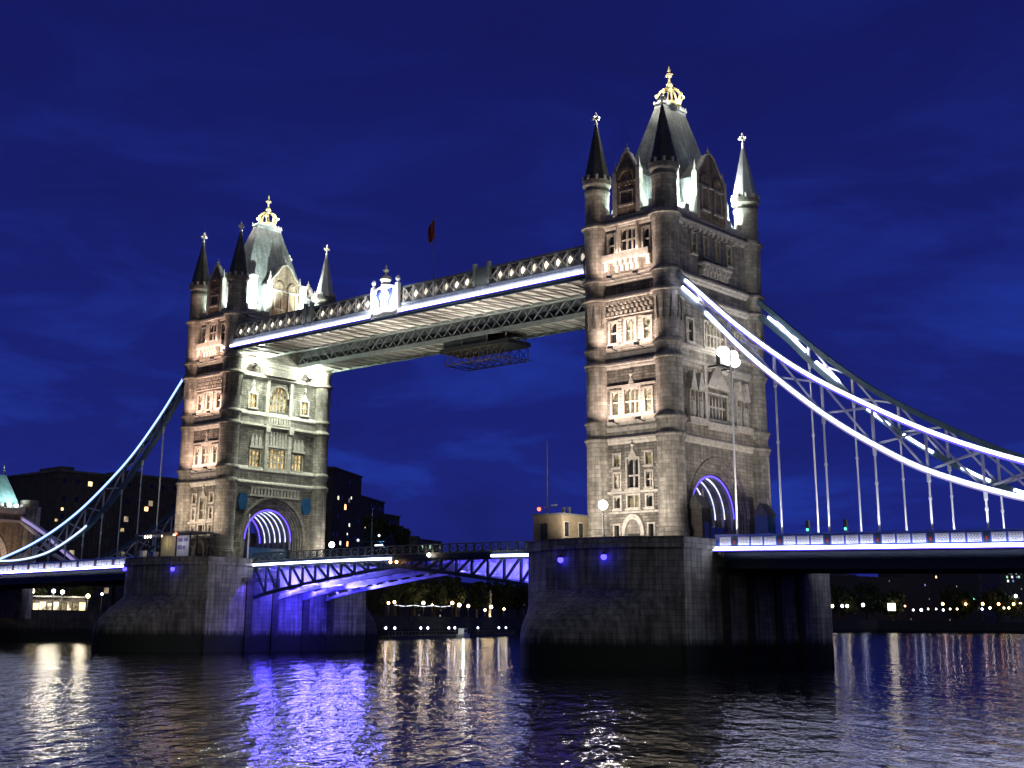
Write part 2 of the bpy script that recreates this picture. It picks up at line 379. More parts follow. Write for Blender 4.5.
def side_face(par, F, hu, lit):
    """narrow face that looks up or down the river"""
    H = []
    def win(*a, **k): H.append(window(par, F, *a, **k))
    A, B, C_ = lit
    for s in (-1, 1):
        win(s * 2.25, 16.95, .8, 1.25, 1, (), pane=A if s > 0 else B); win(s * 2.25, 19.2, .85, 1.7, 2, (.5,), pane=A); win(s * 2.25, 21.75, .85, 1.35, 1, (), pane='wdim')
        win(s * 2.4, 13.5, .7, 1.5, 1, (), head='flat', pane='wdark')
    win(0, 16.95, 1.6, 1.35, 2, (), head='flat', pane=B); win(0, 19.2, 1.6, 3.3, 2, (.42,), pane=A, canopy=True)
    for s in (-1, 1): win(s * 2.35, 27.75, .95, 2.7, 1, (.55,), pane=A if s > 0 else C_, sur=.24); win(s * 2.45, 36.35, 1.0, 2.5, 1, (.5,), pane=A, sur=.24)
    win(0, 27.75, 2.1, 2.9, 3, (.5,), pane=C_, sur=.3, canopy=True); win(0, 36.35, 1.2, 2.6, 2, (.5,), pane=A, sur=.3)
    win(0, 47.5, 2.3, 2.7, 3, (.5,), pane=C_, sur=.18); win(-2.6, 47.2, .9, 2.6, 1, (.5,), pane='wdim', sur=.2); win(2.6, 47.2, .9, 2.6, 1, (.5,), pane=C_, sur=.2)
    mb = MB()
    wall_cells(mb, F, -hu, hu, 13.0, S1, [h for h in H if h[3] < S1]); wall_cells(mb, F, -hu, hu, S1, S2, [h for h in H if S1 < h[2] < S2])
    wall_cells(mb, F, -hu, hu, S2, S3, [h for h in H if S2 < h[2] < S3]); wall_cells(mb, F, -hu, hu, S3, 52.2, [h for h in H if h[2] > S3])
    mb.build('wall', 'rough', par)
    t = MB()                                    # carved bands, panels and corbels
    for z in (16.3, 18.6): t.fbox(F, -3.7, 3.7, z, z + .22, -.02, .2)
    for s in (-1, 1):
        for k in range(7): t.fbox(F, s * 1.62 - .28, s * 1.62 + .28, 27.8 + k * .42, 28.1 + k * .42, -.02, .1); t.fbox(F, s * 1.5 - .28, s * 1.5 + .28, 36.4 + k * .42, 36.7 + k * .42, -.02, .14)
    t.fbox(F, -3.5, 3.5, 30.95, 31.2, -.02, .18)
    t.fbox(F, -3.6, 3.6, 39.5, 39.62, -.02, .2)
    corbel_rows(t, F, -3.5, 3.5, 39.75, 3, .68, .38, .4)
    for z in (25.75, 34.55): q_ = MB(); q_.fbox(F, -3.9, 3.9, z, z + .5, -.02, .18); q_.build('carved_panel', 'trim', par)
    t.build('carved_band', 'trim', par)
    # balcony under the top storey windows
    b = MB(); b.fbox(F, -3.4, 3.4, 46.25, 46.5, -.02, .95); b.fbox(F, -3.4, 3.4, 46.5, 47.1, .75, .95)
    for k in range(5):
        c = -1.5 + k * .75; b.fprism(F, [(c - .2, 44.9), (c + .2, 44.9), (c + .2, 46.25), (c - .2, 46.25)], -.02, .55); b.fbox(F, c - .2, c + .2, 45.6, 46.24, .5, .85)
    for s in (-1, 1): b.fbox(F, s * 3.1 - .25, s * 3.1 + .25, 45.2, 46.24, -.02, .6)
    for s in (-1.45, 1.45): b.fbox(F, s - .14, s + .14, 47.1, 50.6, -.02, .5)
    b.build('balcony', 'trim', par)
    # doorway with a pointed hood
    d = MB(); N = 8
    def gothic(hw, z0, zs, top):
        L = [(hw, z0), (hw, zs)] + [(hw * (1 - (k / N) ** 1.7), zs + (top - zs) * math.sin(k / N * math.pi / 2)) for k in range(1, N + 1)]
        return L + [(-x, z) for x, z in reversed(L[:-1])]
    o_, i_ = gothic(1.55, 13.05, 14.2, 16.2), gothic(1.1, 13.05, 14.1, 15.6)
    for k in range(len(o_) - 1): d.fprism(F, [o_[k], o_[k + 1], i_[k + 1], i_[k]], -.02, .35)
    dd = d.build('doorway', 'trim', par)
    e = MB(); e.fprism(F, [(-1.1, 13.05), (1.1, 13.05)] + [p for p in i_[1:-1]], .01, .06); e.build('tympanum', 'stone', dd)
    e = MB(); e.fbox(F, -.8, .8, 13.05, 14.0, .06, .12); e.build('door', 'dark', dd)
    gable(par, F, 1.75, 2.9, 57.2, 60.0, 1, 'wcool', 3.6)

def gable(par, F, hw, hb, eave, apex, nw, pane, deep, mat='gable'):
    """stepped stone dormer rising from the parapet, its back running into the roof"""
    m = MB(); z0 = 51.9
    m.fprism(F, [(-hw, z0), (hw, z0), (hw, eave), (hw * .62, eave + (apex - eave) * .42), (hw * .3, apex - .5), (0, apex), (-hw * .3, apex - .5), (-hw * .62, eave + (apex - eave) * .42), (-hw, eave)], -.5, .25)
    d = m.build('dormer', mat, par)
    r = MB(); r.fprism(F, [(-hw + .1, z0), (hw - .1, z0), (hw - .1, eave - .2), (0, apex - .9), (-hw + .1, eave - .2)], -deep, -.5); r.build('dormer_roof', 'slate', d)
    c = MB()
    for s in (-1, 1):
        c.fbox(F, s * hw - .28, s * hw + .28, z0, eave + .25, -.3, .42); c.lathe(F(s * hw, eave + .25, .05), [(.36, 0), (.3, .3), (.22, .4), (.02, 1.6)], 4, math.pi / 4)
        L = [(s * hw, eave), (s * hw * .62, eave + (apex - eave) * .42), (s * hw * .3, apex - .5), (0, apex)]
        for p, q in zip(L[:-1], L[1:]): c.bar(F(p[0], p[1] + .05, .0), F(q[0], q[1] + .05, .0), .7, .22)
    c.lathe(F(0, apex, 0), [(.15, 0), (.3, .35), (.1, .6), (.03, 1.1)], 6)
    for z in (eave - 1.3,): c.fbox(F, -hw + .3, hw - .3, z, z + .16, .24, .36)
    c.build('coping', 'trim', d)
    if nw == 1:
        window(d, Frame(F.o + F.n * .25, F.u, F.n), 0, 53.3, 1.7, 1.5, 3, (), pane=pane, sur=.16)
        a = MB()                                # carved blind arch over it
        for k in range(12):
            a0, a1 = math.pi * k / 12, math.pi * (k + 1) / 12
            a.fprism(F, [(r_ * math.cos(x), 56.3 + 1.5 * r_ / 1.3 * math.sin(x)) for r_, x in ((.95, a0), (1.3, a0), (1.3, a1), (.95, a1))], .26, .46)
        for k in range(5): a.fbox(F, -1.1 + k * .55 - .14, -1.1 + k * .55 + .14, 55.5, 56.1, .26, .5)
        a.build('blind_arch', 'gable', d)
    else:
        for s in (-1, 1):
            window(d, Frame(F.o + F.n * .25, F.u, F.n), s * 1.45, 53.4, 1.3, 2.7, 2, (.5,), pane=pane, sur=.18)
            a = MB()
            for k in range(10):
                a0, a1 = math.pi * k / 10, math.pi * (k + 1) / 10
                a.fprism(F, [(s * 1.45 + r_ * math.cos(x), 56.6 + 1.2 * r_ * math.sin(x)) for r_, x in ((.8, a0), (1.1, a0), (1.1, a1), (.8, a1))], .26, .42)
            a.build('blind_arch', 'gable', d)

def big_face(par, F, hu, river, lit):
    """wide face that carries the road arch"""
    H = []
    def win(*a, **k): H.append(window(par, F, *a, **k))
    A, B = lit
    if river:
        win(0, 36.5, 3.4, 4.0, 5, (.42,), head='round', pane='wlit', sur=0)
        for s in (-1, 1): win(s * 5.3, 36.7, 1.5, 2.1, 2, (.5,), pane='wlit', sur=.22, head='flat', canopy=True); win(s * 4.3, 27.5, 2.0, 2.5, 3, (.5,), head='flat', pane='wlit', sur=.14)
        win(0, 27.5, 3.6, 2.9, 5, (.35, .7), head='flat', pane='wlit', sur=.14)
    else:
        for s in (-1, 1): win(s * 5.3, 36.3, 1.2, 2.6, 2, (.5,), pane=A, sur=.24); win(s * 1.3, 47.4, .9, 2.4, 2, (.5,), pane=B, sur=.16); win(s * 3.9, 47.4, .9, 2.4, 2, (.5,), pane=B, sur=.16)
        win(0, 36.2, 4.4, 3.0, 6, (.5,), pane=B, sur=.24); win(0, 27.6, 4.2, 2.9, 6, (.5,), pane=B, sur=.2)
    mb = MB()
    wall_cells(mb, F, -hu, hu, S1, S2, [h for h in H if S1 < h[2] < S2]); wall_cells(mb, F, -hu, hu, S2, S3, [h for h in H if S2 < h[2] < S3])
    wall_cells(mb, F, -hu, hu, S3, 52.2, [h for h in H if h[2] > S3])
    half, sp = 6.2, 16.3; ap = arch_pts(half, sp)
    for (x0, y0), (x1, y1) in zip(ap[:-1], ap[1:]): mb.add([F(x0, y0), F(x0, S1), F(x1, S1), F(x1, y1)], [(0, 1, 2, 3)])
    for s in (-1, 1): mb.add([F(s * half, 13), F(s * hu, 13), F(s * hu, S1), F(s * half, S1)], [(0, 1, 2, 3)])
    mb.build('wall', 'rough' if river else 'stone', par)
    a = MB(); K = 4                             # receding arch orders
    for k in range(K):
        r0, r1 = half - k * .35, half - (k + 1) * .35; w0, w1 = -.22 * k, -.22 * (k + 1)
        P0, P1 = [(r0, 13)] + arch_pts(r0, sp) + [(-r0, 13)], [(r1, 13)] + arch_pts(r1, sp) + [(-r1, 13)]
        for i in range(len(P0) - 1):
            a.add([F(*P0[i], w0), F(*P0[i + 1], w0), F(*P0[i + 1], w1), F(*P0[i], w1)], [(0, 1, 2, 3)])
            a.add([F(*P0[i], w1), F(*P0[i + 1], w1), F(*P1[i + 1], w1), F(*P1[i], w1)], [(0, 1, 2, 3)])
    P0, P1 = arch_pts(half + .06, sp), arch_pts(half + .5, sp)
    for i in range(len(P0) - 1): a.fprism(F, [P0[i], P1[i], P1[i + 1], P0[i + 1]], .0, .12)
    a.build('archway', 'stone', par)
    t = MB()
    if river:
        t.fbox(F, -5.0, 5.0, 22.85, 23.12, -.02, .2); t.fbox(F, -5.0, 5.0, 24.18, 24.35, -.02, .28)
        for k in range(15): c = -4.6 + k * .66; t.fbox(F, c - .2, c + .2, 23.1, 24.0, -.02, .2); t.fbox(F, c - .28, c + .28, 24.0, 24.2, -.02, .26)
        for s in (-1, 1):
            q_ = MB(); q_.fbox(F, s * 2.35 - .3, s * 2.35 + .3, 27.0, 33.1, -.02, .45); q_.fprism(F, [(s * 2.35 - .4, 33), (s * 2.35 + .4, 33), (s * 2.35 + .55, 34.3), (s * 2.35 - .55, 34.3)], -.02, .75); q_.build('pilaster', 'trim', par)
            q_ = MB(); q_.fbox(F, s * 2.35 - .28, s * 2.35 + .28, 35.9, 41.6, -.02, .3); q_.build('pilaster', 'trim', par)
            q_ = MB(); q_.fbox(F, s * 4.3 - 1.3, s * 4.3 + 1.3, 30.3, 30.65, -.02, .4)
            for q in (-.75, 0, .75): q_.fprism(F, [(s * 4.3 + q - .3, 30.6), (s * 4.3 + q + .3, 30.6), (s * 4.3 + q + .3, 31.7), (s * 4.3 + q, 32.5), (s * 4.3 + q - .3, 31.7)], -.02, .3)
            q_.build('niche_canopy', 'trim', par)
        q_ = MB(); q_.fbox(F, -2.05, 2.05, 30.7, 31.0, -.02, .25)
        for k in range(7): q_.fprism(F, [(-1.95 + k * .6 - .22, 30.9), (-1.95 + k * .6 + .22, 30.9), (-1.95 + k * .6 + .22, 32.6), (-1.95 + k * .6, 33.2), (-1.95 + k * .6 - .22, 32.6)], -.02, .22)
        q_.build('niche_canopy', 'trim', par)
        q_ = MB(); q_.fbox(F, -2.3, 2.3, 34.2, 34.5, -.02, .5)
        for k in range(9): q_.fbox(F, -2.1 + k * .52 - .16, -2.1 + k * .52 + .16, 34.4, 35.4, -.02, .5)
        q_.build('balustrade', 'trim', par)
        q_ = MB(); q_.fbox(F, -7.2, 7.2, 33.75, 34.0, -.02, .7); q_.build('ledge', 'trim', par)
        q_ = MB(); q_.fprism(F, [(-4.2, 43.2), (4.2, 43.2), (3.4, 42.0), (-3.4, 42.0)], -.02, .8); q_.build('bracket_course', 'trim', par)
    else:
        for s in (-1, 1):
            q_ = MB(); q_.fbox(F, s * 2.8 - .3, s * 2.8 + .3, 27.0, 33.6, -.02, .45); q_.build('pilaster', 'trim', par)
            q_ = MB(); q_.fbox(F, s * 5.0 - 1.8, s * 5.0 + 1.8, 26.5, 27.22, -.02, .8)
            for q in (-.8, .8):
                q_.fbox(F, s * 5.0 + q - .55, s * 5.0 + q - .4, 27.2, 30.45, -.02, .5); q_.fbox(F, s * 5.0 + q + .4, s * 5.0 + q + .55, 27.2, 30.45, -.02, .5)
                q_.fprism(F, [(s * 5.0 + q - .7, 30.4), (s * 5.0 + q + .7, 30.4), (s * 5.0 + q + .1, 32.6), (s * 5.0 + q - .1, 32.6)], -.02, .8)
            q_.build('niche', 'trim', par)
        q_ = MB(); q_.fprism(F, [(-2.45, 31.2), (2.45, 31.2), (0, 34.4)], -.02, .35); q_.build('pediment', 'trim', par)
        q_ = MB(); q_.fbox(F, -3.1, 3.1, 26.2, 27.0, -.02, .75); q_.build('ledge', 'trim', par)
        q_ = MB(); q_.fbox(F, -3.1, 3.1, 46.05, 46.35, -.02, 1.0)
        for k in range(8): c = -2.6 + k * .74; q_.fbox(F, c - .22, c + .22, 44.8, 45.6, -.02, .6); q_.fbox(F, c - .22, c + .22, 45.4, 46.1, .3, .9)
        q_.build('balcony', 'trim', par)
        t.fbox(F, -6.4, 6.4, 50.65, 50.85, -.02, .38)
        for k in range(13): t.fbox(F, -6 + k - .2, -6 + k + .2, 50.1, 50.7, -.02, .35)
    t.build('carved_band', 'trim', par)
    if not river:                               # niche statues
        for s in (-1, 1):
            for q in (-.8, .8):
                b = MB(); b.lathe(F(s * 5.0 + q, 27.1, .38), [(.3, 0), (.34, .3), (.26, 1.0), (.34, 1.7), (.28, 2.0), (.1, 2.1), (.17, 2.3), (.15, 2.5), (.03, 2.62)], 8); b.build('statue', 'trim', par, smooth=True)
    else:
        for s in (-1, 1):
            b = MB(); b.fprism(F, [(s * 6.4 + u, 21.9 + v) for u, v in ((-.55, -1.25), (.55, -1.25), (.9, 0), (.55, 1.25), (-.55, 1.25), (-.9, 0))], .05, .45); b.build('blue_shield', 'shieldb', par)
    gable(par, F, 3.1, 3.4, 57.6, 60.9, 2, 'wdark', 4.6)

def make_tower(X0, land, label, lit_side, lit_land):
    T = thing('bridge_tower', label, 'bridge tower', (X0, 0, 0), 'stone bridge towers')
    for i, (F, hu) in enumerate(FACES):
        if i in (0, 2): side_face(T, F, hu, lit_side)
        else: big_face(T, F, hu, (i == 1) != (land > 0), lit_land)
    # string courses on the walls
    for z, o_ in ((S1, .42), (S1B, .36), (S2, .4), (S2B, .34), (S3, .5), (S4, .55), (S5, .5)):
        m = MB(); ring(m, [(-.02, z - .75), (o_ * .45, z - .5), (o_ * .5, z - .3), (o_, z - .22), (o_, z), (o_ * .55, z + .18), (-.02, z + .5)]); m.build('cornice', 'trim', T)
    m = MB()
    for F, hu in FACES: m.fbox(F, -hu + 1, hu - 1, S1 + .2, S1B - .5, -.05, .16); m.fbox(F, -hu + 1, hu - 1, S2 + .2, S2B - .5, -.05, .16)
    m.build('wall_band', 'stone', T)
    # battlements
    m = MB()
    for F, hu in FACES:
        e = hu - 1.3; n = int(2 * e / 1.15)
        m.fbox(F, -e, e, 51.6, 52.4, -.35, .2)
        for k in range(n):
            if k % 2 == 0: c = -e + (k + .5) * 2 * e / n; m.fbox(F, c - .42, c + .42, 52.4, 53.2, -.35, .2)
    m.build('parapet', 'trim', T)
    m = MB(); m.box(-BX + .4, BX - .4, -BY + .4, BY - .4, 51.4, 51.9); m.build('roof_walk', 'lead', T)
    # corner turrets
    for sx in (-1, 1):
        for sy in (-1, 1):
            m = MB(); c = (sx * TX, sy * TY, 0)
            prof = [(1.9, 13.0), (1.9, 13.5), (1.78, 13.55), (1.78, 13.9), (1.88, 13.95), (1.88, 14.2), (1.75, 14.25), (1.75, 14.5), (1.6, 14.6)]
            for z, r_, o_ in ((S1, 1.58, 1.86), (S1B, 1.56, 1.84), (S2, 1.53, 1.82), (S2B, 1.53, 1.8), (S3, 1.55, 1.98), (S4, 1.58, 1.95), (S5, 1.62, 2.0)):
                prof += [(r_, z - .8), (r_ + .12, z - .5), (r_ + .14, z - .28), (o_, z - .2), (o_, z), (r_ + .15, z + .15), (r_ - .02, z + .35)]
            prof += [(1.5, 51.6), (1.5, 55.4), (1.62, 55.6), (1.62, 55.8), (1.5, 55.9), (1.52, 56.3), (1.78, 56.6), (1.8, 57.2), (1.55, 57.25)]
            t = m.build_(c, prof) if False else None
            m.lathe(c, prof, 20); t = m.build('turret', 'turret', T, smooth=True)
            m = MB()
            for k in range(10): a = 2 * math.pi * k / 10; m.fprism(Frame((c[0] + 1.58 * math.cos(a), c[1] + 1.58 * math.sin(a), 0), (-math.sin(a), math.cos(a), 0), (math.cos(a), math.sin(a), 0)), [(-.2, 38.2), (.2, 38.2), (0, 40.9)], -.06, .06)
            m.build('lancet_panel', 'rough', t)
            m = MB(); m.lathe(c, [(1.68, 57.2), (1.72, 57.35), (1.3, 59.3), (.62, 62.6), (.12, 65.0)], 8, math.pi / 8); sp = m.build('spire', 'dslate' if sy < 0 else 'lead', t)  # spire colour carries the light: dark on the unlit side, pale where floodlit
            m = MB(); m.lathe((c[0], c[1], 64.85), [(.16, 0), (.26, .15), (.12, .35), (.12, .6), (.3, .75), (.12, .9), (.1, 1.2), (.2, 1.35), (.05, 1.75)], 8)
            for a in (0, 1): m.bar((c[0] - .55 * (a == 0), c[1] - .55 * (a == 1), 65.75), (c[0] + .55 * (a == 0), c[1] + .55 * (a == 1), 65.75), .26, .3)
            m.build('finial', 'finw', sp)
            m = MB()
            for k in range(10): a = 2 * math.pi * (k + .5) / 10; m.bar((c[0] + 1.68 * math.cos(a), c[1] + 1.68 * math.sin(a), 57.2), (c[0] + 1.68 * math.cos(a), c[1] + 1.68 * math.sin(a), 57.75), .3, .3)
            m.build('crenels', 'trim', t)
    # main roof
    m = MB(); L = [(4.3, 8.2, 51.9), (3.8, 7.5, 54.0), (2.1, 4.75, 61.5), (.62, 2.35, 68.4)]
    for (a, b, z0), (c, d, z1) in zip(L[:-1], L[1:]): m.zprism([(-a, -b), (a, -b), (a, b), (-a, b)], z0, z1, [(-c, -d), (c, -d), (c, d), (-c, d)])
    rf = m.build('roof', 'slate', T)
    m = MB(); m.box(-.85, .85, -2.6, 2.6, 68.4, 68.7); m.box(-.72, .72, -2.45, 2.45, 68.0, 68.4)
    for k in range(10): m.box(-.84, -.7, -2.4 + k * .53 - .1, -2.4 + k * .53 + .1, 68.7, 69.0); m.box(.7, .84, -2.4 + k * .53 - .1, -2.4 + k * .53 + .1, 68.7, 69.0)
    m.build('ridge_platform', 'lead', rf)
    for s in (-1, 1):
        for q in (-1, 1):
            m = MB(); m.box(s * 3.7 - .5, s * 3.7 + .5, q * 5.2 - .5, q * 5.2 + .5, 51.9, 58.2); m.box(s * 3.7 - .6, s * 3.7 + .6, q * 5.2 - .6, q * 5.2 + .6, 58.2, 58.6); m.build('chimney', 'trim', rf)
    # gilded crown
    m = MB(); m.lathe((0, 0, 68.7), [(1.35, 0), (1.45, .1), (1.35, .5), (1.2, .5)], 16)
    for k in range(8):
        a = 2 * math.pi * k / 8; p = [Vector((math.cos(a) * r_, math.sin(a) * r_, 69.2 + z)) for r_, z in ((1.35, 0), (1.55, .8), (1.25, 1.6), (.6, 2.0), (.1, 2.1))]
        for x, y in zip(p[:-1], p[1:]): m.bar(x, y, .2, .2)
        m.ball(p[1] + Vector((math.cos(a) * .15, math.sin(a) * .15, .1)), .28, 6)
    m.ball((0, 0, 71.7), .45, 8); m.lathe((0, 0, 72.0), [(.12, 0), (.14, .8), (.34, 1.0), (.36, 1.35), (.12, 1.6), (.2, 1.8), (.04, 2.4)], 8); m.bar((-.5, 0, 73.15), (.5, 0, 73.15), .2, .22); m.bar((0, -.5, 73.15), (0, .5, 73.15), .2, .22)
    m.build('crown', 'gold', rf)
    # road passage: walls, vault and lit ribs
    m = MB(); P = [(4.8, 13)] + arch_pts(4.8, 16.3) + [(-4.8, 13)]; xa = BX - .88
    for (y0, z0), (y1, z1) in zip(P[:-1], P[1:]): m.add([(-xa, y0, z0), (xa, y0, z0), (xa, y1, z1), (-xa, y1, z1)], [(0, 1, 2, 3)])
    ps = m.build('passage_vault', 'bdark', T)
    for k in range(7):
        x = -3.6 + k * 1.3; m = MB(); A0, A1 = [(4.79, 15)] + arch_pts(4.79, 16.3) + [(-4.79, 15)], [(4.4, 15)] + arch_pts(4.4, 16.3) + [(-4.4, 15)]
        for i in range(len(A0) - 1):
            q = [A0[i], A0[i + 1], A1[i + 1], A1[i]]; m.add([(x - .17, y, z) for y, z in q] + [(x + .17, y, z) for y, z in q], [(0, 1, 2, 3), (4, 5, 6, 7), (2, 3, 7, 6), (0, 1, 5, 4)])
        m.build('vault_rib', 'grey', ps)
        m = MB(); A2, A3 = arch_pts(4.66, 16.3), arch_pts(4.5, 16.3)
        for i in range(len(A2) - 1): q = [A2[i], A2[i + 1], A3[i + 1], A3[i]]; m.add([(x + .18, y, z) for y, z in q] + [(x + .21, y, z) for y, z in q], [(0, 1, 2, 3), (4, 5, 6, 7)])
        m.build('led_strip', 'ledblue' if k in (0, 6) else 'ribglow', ps)  # light falling on the ribs, put into glowing bands
    for x, c in ((-3.6, (.15, .1, 1)), (-1, (.6, .6, 1)), (1, (.75, .8, 1)), (3.7, (.3, .2, 1))): lamp('AREA', (x, -4.2, 14.6), 45 + 120 * (x > 3), c, (x, 2.5, 20), .8, .3, parent=T)
    return T
M['ribglow'] = glow('vault rib glow', (.60, .66, 1.0), 1.9, .4, .8)
M['ribglow2'] = glow('vault violet rib glow', (.3, .2, 1.0), 2.0)

NEAR = make_tower(0, 1, 'tall stone bridge tower on the right, nearer the viewer, with the lit chain leaving it', ('wcool', 'wdim', 'wcool'), ('wcool', 'wdim'))
FAR = make_tower(-82.3, -1, 'smaller looking stone bridge tower on the left, its arched face floodlit greenish white', ('wdim', 'wdark', 'wdim'), ('wdim', 'wdark'))

# ------------------------------------------------------------------ tower lighting (floodlights standing on ledges, walks and the piers, with added fill spots)
def flood_fixture(par, loc, n, wd=.6):
    m = MB(); m.box(loc[0] - wd / 2, loc[0] + wd / 2, loc[1] - .18, loc[1] + .18, loc[2] - .35, loc[2] - .05); m.bar((loc[0], loc[1], loc[2] - .3), (loc[0], -BY, loc[2] - .5), .09); return m.build('floodlight', 'dark', par)
def light_tower(T, X0, warm, pk, kside):
    for z, e in ((S1B + .1, 330), (S2B + .1, 360), (S4 + .2, 260)):
        for x in (-1.9, 1.9):
            flood_fixture(T, (x, -BY - 1.5, z), 1)
            lamp('AREA', (x, -BY - 1.9, z), e * .85 * kside, pk, (x, -BY + .4, z + 4.2), 3.0, .7, parent=T)
    for x in (-3.4, 0, 6): lamp('AREA', (x, -17.6 if T is NEAR else -14.6, 13.5 if T is NEAR else 17.2), (480 if T is NEAR else 300) * kside, warm, (x * .8, -BY, 25), 1.0, .4, parent=T)
    lamp('AREA', (0, -BY - .7, 47.2), 70 * kside, pk, (0, -BY + .4, 49), 4.5, .2, parent=T)
    # parapet walk: cool lamps washing roof and spires
    cool = (.82, 1.0, .93)
    for s in (-1, 1):
        for q in (-1, 1):
            lamp('AREA', (s * 4.95, q * 6.3, 52.6), 1700, cool, (s * 2.6, q * 4.2, 60), .7, .4, parent=T)
            lamp('POINT', (s * 3.6, q * 7.6, 54.8), 260, cool, size=.15, parent=T)
        lamp('AREA', (s * 2.9, -8.9, 52.6), 160, cool, (s * 1.2, -5.5, 60), .6, .3, parent=T)
        lamp('POINT', (s * TX - s * 1.9, TY - 2.2, 58.6), 1100, (.95, 1, 1), size=.15, parent=T)
    for s in (-1, 1):
        for q in (-1, 1): lamp('SPOT', (s * .95, q * 2.75, 69.15), 7000, (1, .98, .94), (s * TX, q * TY, 65.75), .08, angle=20, blend=.5, parent=T)
    for s in (-1, 1): lamp('POINT', (s * 1.0, -3.9, 70.4), 560, (1, .94, .8), size=.1, parent=T); lamp('POINT', (s * 2.6, 1.2, 70.4), 560, (1, .94, .8), size=.1, parent=T)
lamp('SPOT', (-71.5, -7.5, 50.0), 30000, (.85, 1, .92), (-80.6, -2.5, 62), .3, angle=55, blend=.9)
lamp('SPOT', (-71.5, 4.5, 50.0), 16000, (.85, 1, .92), (-80.4, 3, 60), .3, angle=50, blend=.9)
for y in (-6.6, 6.6): lamp('SPOT', (5.0, y, 53.2), 8500, (.85, 1, .94), (1.3, y * .25, 66), .2, angle=42, blend=.9)
lamp('SPOT', (-70.5, 6.5, 49.9), 4000, (1, .86, .66), (-79, 0, 56), .4, angle=60, blend=.8)
for y in (-9.9, 0.5, 9.2): lamp('SPOT', (17.5, y, 13.4), 3000, (1, .88, .75), (5, y * .8, 30), .4, angle=80, blend=.9)  # fill spots added over the side span, lifting the tower's land face
lamp('SPOT', (8.5, 13.6, 13.4), 1500, (1, .72, .5), (5.4, 9.6, 30), .2, angle=50, blend=.8)
light_tower(NEAR, 0, (1.0, .88, .76), (1.0, .76, .64), 1.0)
light_tower(FAR, -82.3, (1.0, .80, .62), (1.0, .66, .52), 1.0)

# ================================================================== piers
def make_pier(X0, label):
    P = thing('bridge_pier', label, 'bridge pier', (X0, 0, 0), 'granite river piers')
    pl = [(10.65, -15.6), (5.6, -18.6), (0, -19.4), (-5.6, -18.6), (-10.65, -15.6), (-10.65, 15.6), (-5.6, 18.6), (0, 19.4), (5.6, 18.6), (10.65, 15.6)]
    m = MB(); m.zprism(pl, -3, 11.9); m.build('pier_body', 'pier', P)
    def grow(k): return [(x + (k if x > 0 else -k) * (abs(x) > 1), y + (k if y > 0 else -k)) for x, y in pl]
    m = MB(); m.zprism(grow(.32), 11.9, 12.3); m.zprism(grow(.12), 12.3, 12.95); m.zprism(grow(.25), 12.95, 13.05); m.build('coping', 'pier', P)
    for s in (-1, 1):                           # pointed cutwater with a domed cap
        m = MB(); N = 12
        def py_(x):
            for (ax, ay), (bx, by) in zip(pl[:4], pl[1:5]):
                if bx <= x <= ax: return -(ay + (by - ay) * (x - ax) / (bx - ax))
            return 15.6
        rings = []
        for k, z in ((1.0, -3), (1.0, 2.6), (.95, 3.5), (.82, 4.5), (.62, 5.5), (.38, 6.4), (.16, 7.1), (.04, 7.6), (0, 7.9)):
            r_ = []
            for i in range(2 * N + 1):
                f = -1 + i / N; x0 = 10.6 * f; y0 = py_(x0) - .1; x1 = 10.3 * f; y1 = 15.9 + 10.5 * (1 - abs(f) ** 1.8)
                r_.append((x0 + (x1 - x0) * k, s * (y0 + (y1 - y0) * k), z))
            rings.append(r_)
        vs_ = [p for r_ in rings for p in r_]; n = 2 * N + 1
        m.add(vs_, [(j * n + i, j * n + i + 1, (j + 1) * n + i + 1, (j + 1) * n + i) for j in range(len(rings) - 1) for i in range(n - 1)])
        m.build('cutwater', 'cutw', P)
    for s in (-1, 1):
        m = MB()
        for y in (-8, -3, 3, 8): m.box(s * 10.65 - .3, s * 10.65 + .3, y - .6, y + .6, -3, 9.6)
        m.box(s * 10.65 - .25, s * 10.65 + .25, -9.3, 9.3, 9.6, 10.2)
        m.build('fender', 'quay', P)
    return P
make_pier(0, 'dark granite river pier under the nearer tower at right')
make_pier(-82.3, 'granite river pier under the farther tower at left, blue light on its flank')

# blue lanterns on the pier walls
def lantern(loc, label):
    L = thing('wall_lantern', label, 'wall lantern', loc, 'blue lanterns on the pier walls')
    m = MB(); m.ball((0, -.25, 0), .33, 8); m.build('lamp_glass', 'lampb', L)
    m = MB(); m.box(-.12, .12, -.1, .35, -.1, .1); m.lathe((0, -.25, .24), [(.32, 0), (.12, .2), (.03, .3)], 8); m.build('bracket', 'dark', L)
    lamp('POINT', (loc[0] + .3, loc[1] - 1.2, loc[2]), 10, (.08, .06, 1), size=.2)
for px, py, X0, lab in ((563, 560, 0, 'blue lantern on the near pier wall, the left one of the two'), (606, 557, 0, 'blue lantern on the near pier wall below the street lamp'),
                        (127, 569, -82.3, 'blue lantern on the far pier wall, next to the end of the left span'), (175, 569, -82.3, 'blue lantern on the far pier wall below the kiosk')):
    d = ray(px, py); t = 0                       # walk out until the pier outline is met
    best = None
    pl = [(10.65, -15.6), (5.6, -18.6), (0, -19.4), (-5.6, -18.6), (-10.65, -15.6)]
    for (ax, ay), (bx, by) in zip(pl[:-1], pl[1:]):
        for k in range(61):
            q = k / 60; x, y = X0 + ax + (bx - ax) * q, ay + (by - ay) * q
            e = abs((x - CAMP.x) * d.y - (y - CAMP.y) * d.x)
            if best is None or e < best[0]: best = (e, x, y)
    tt = math.hypot(best[1] - CAMP.x, best[2] - CAMP.y) / math.hypot(d.x, d.y)
    lantern((best[1], best[2] - .15, CAMP.z + d.z * tt), lab)

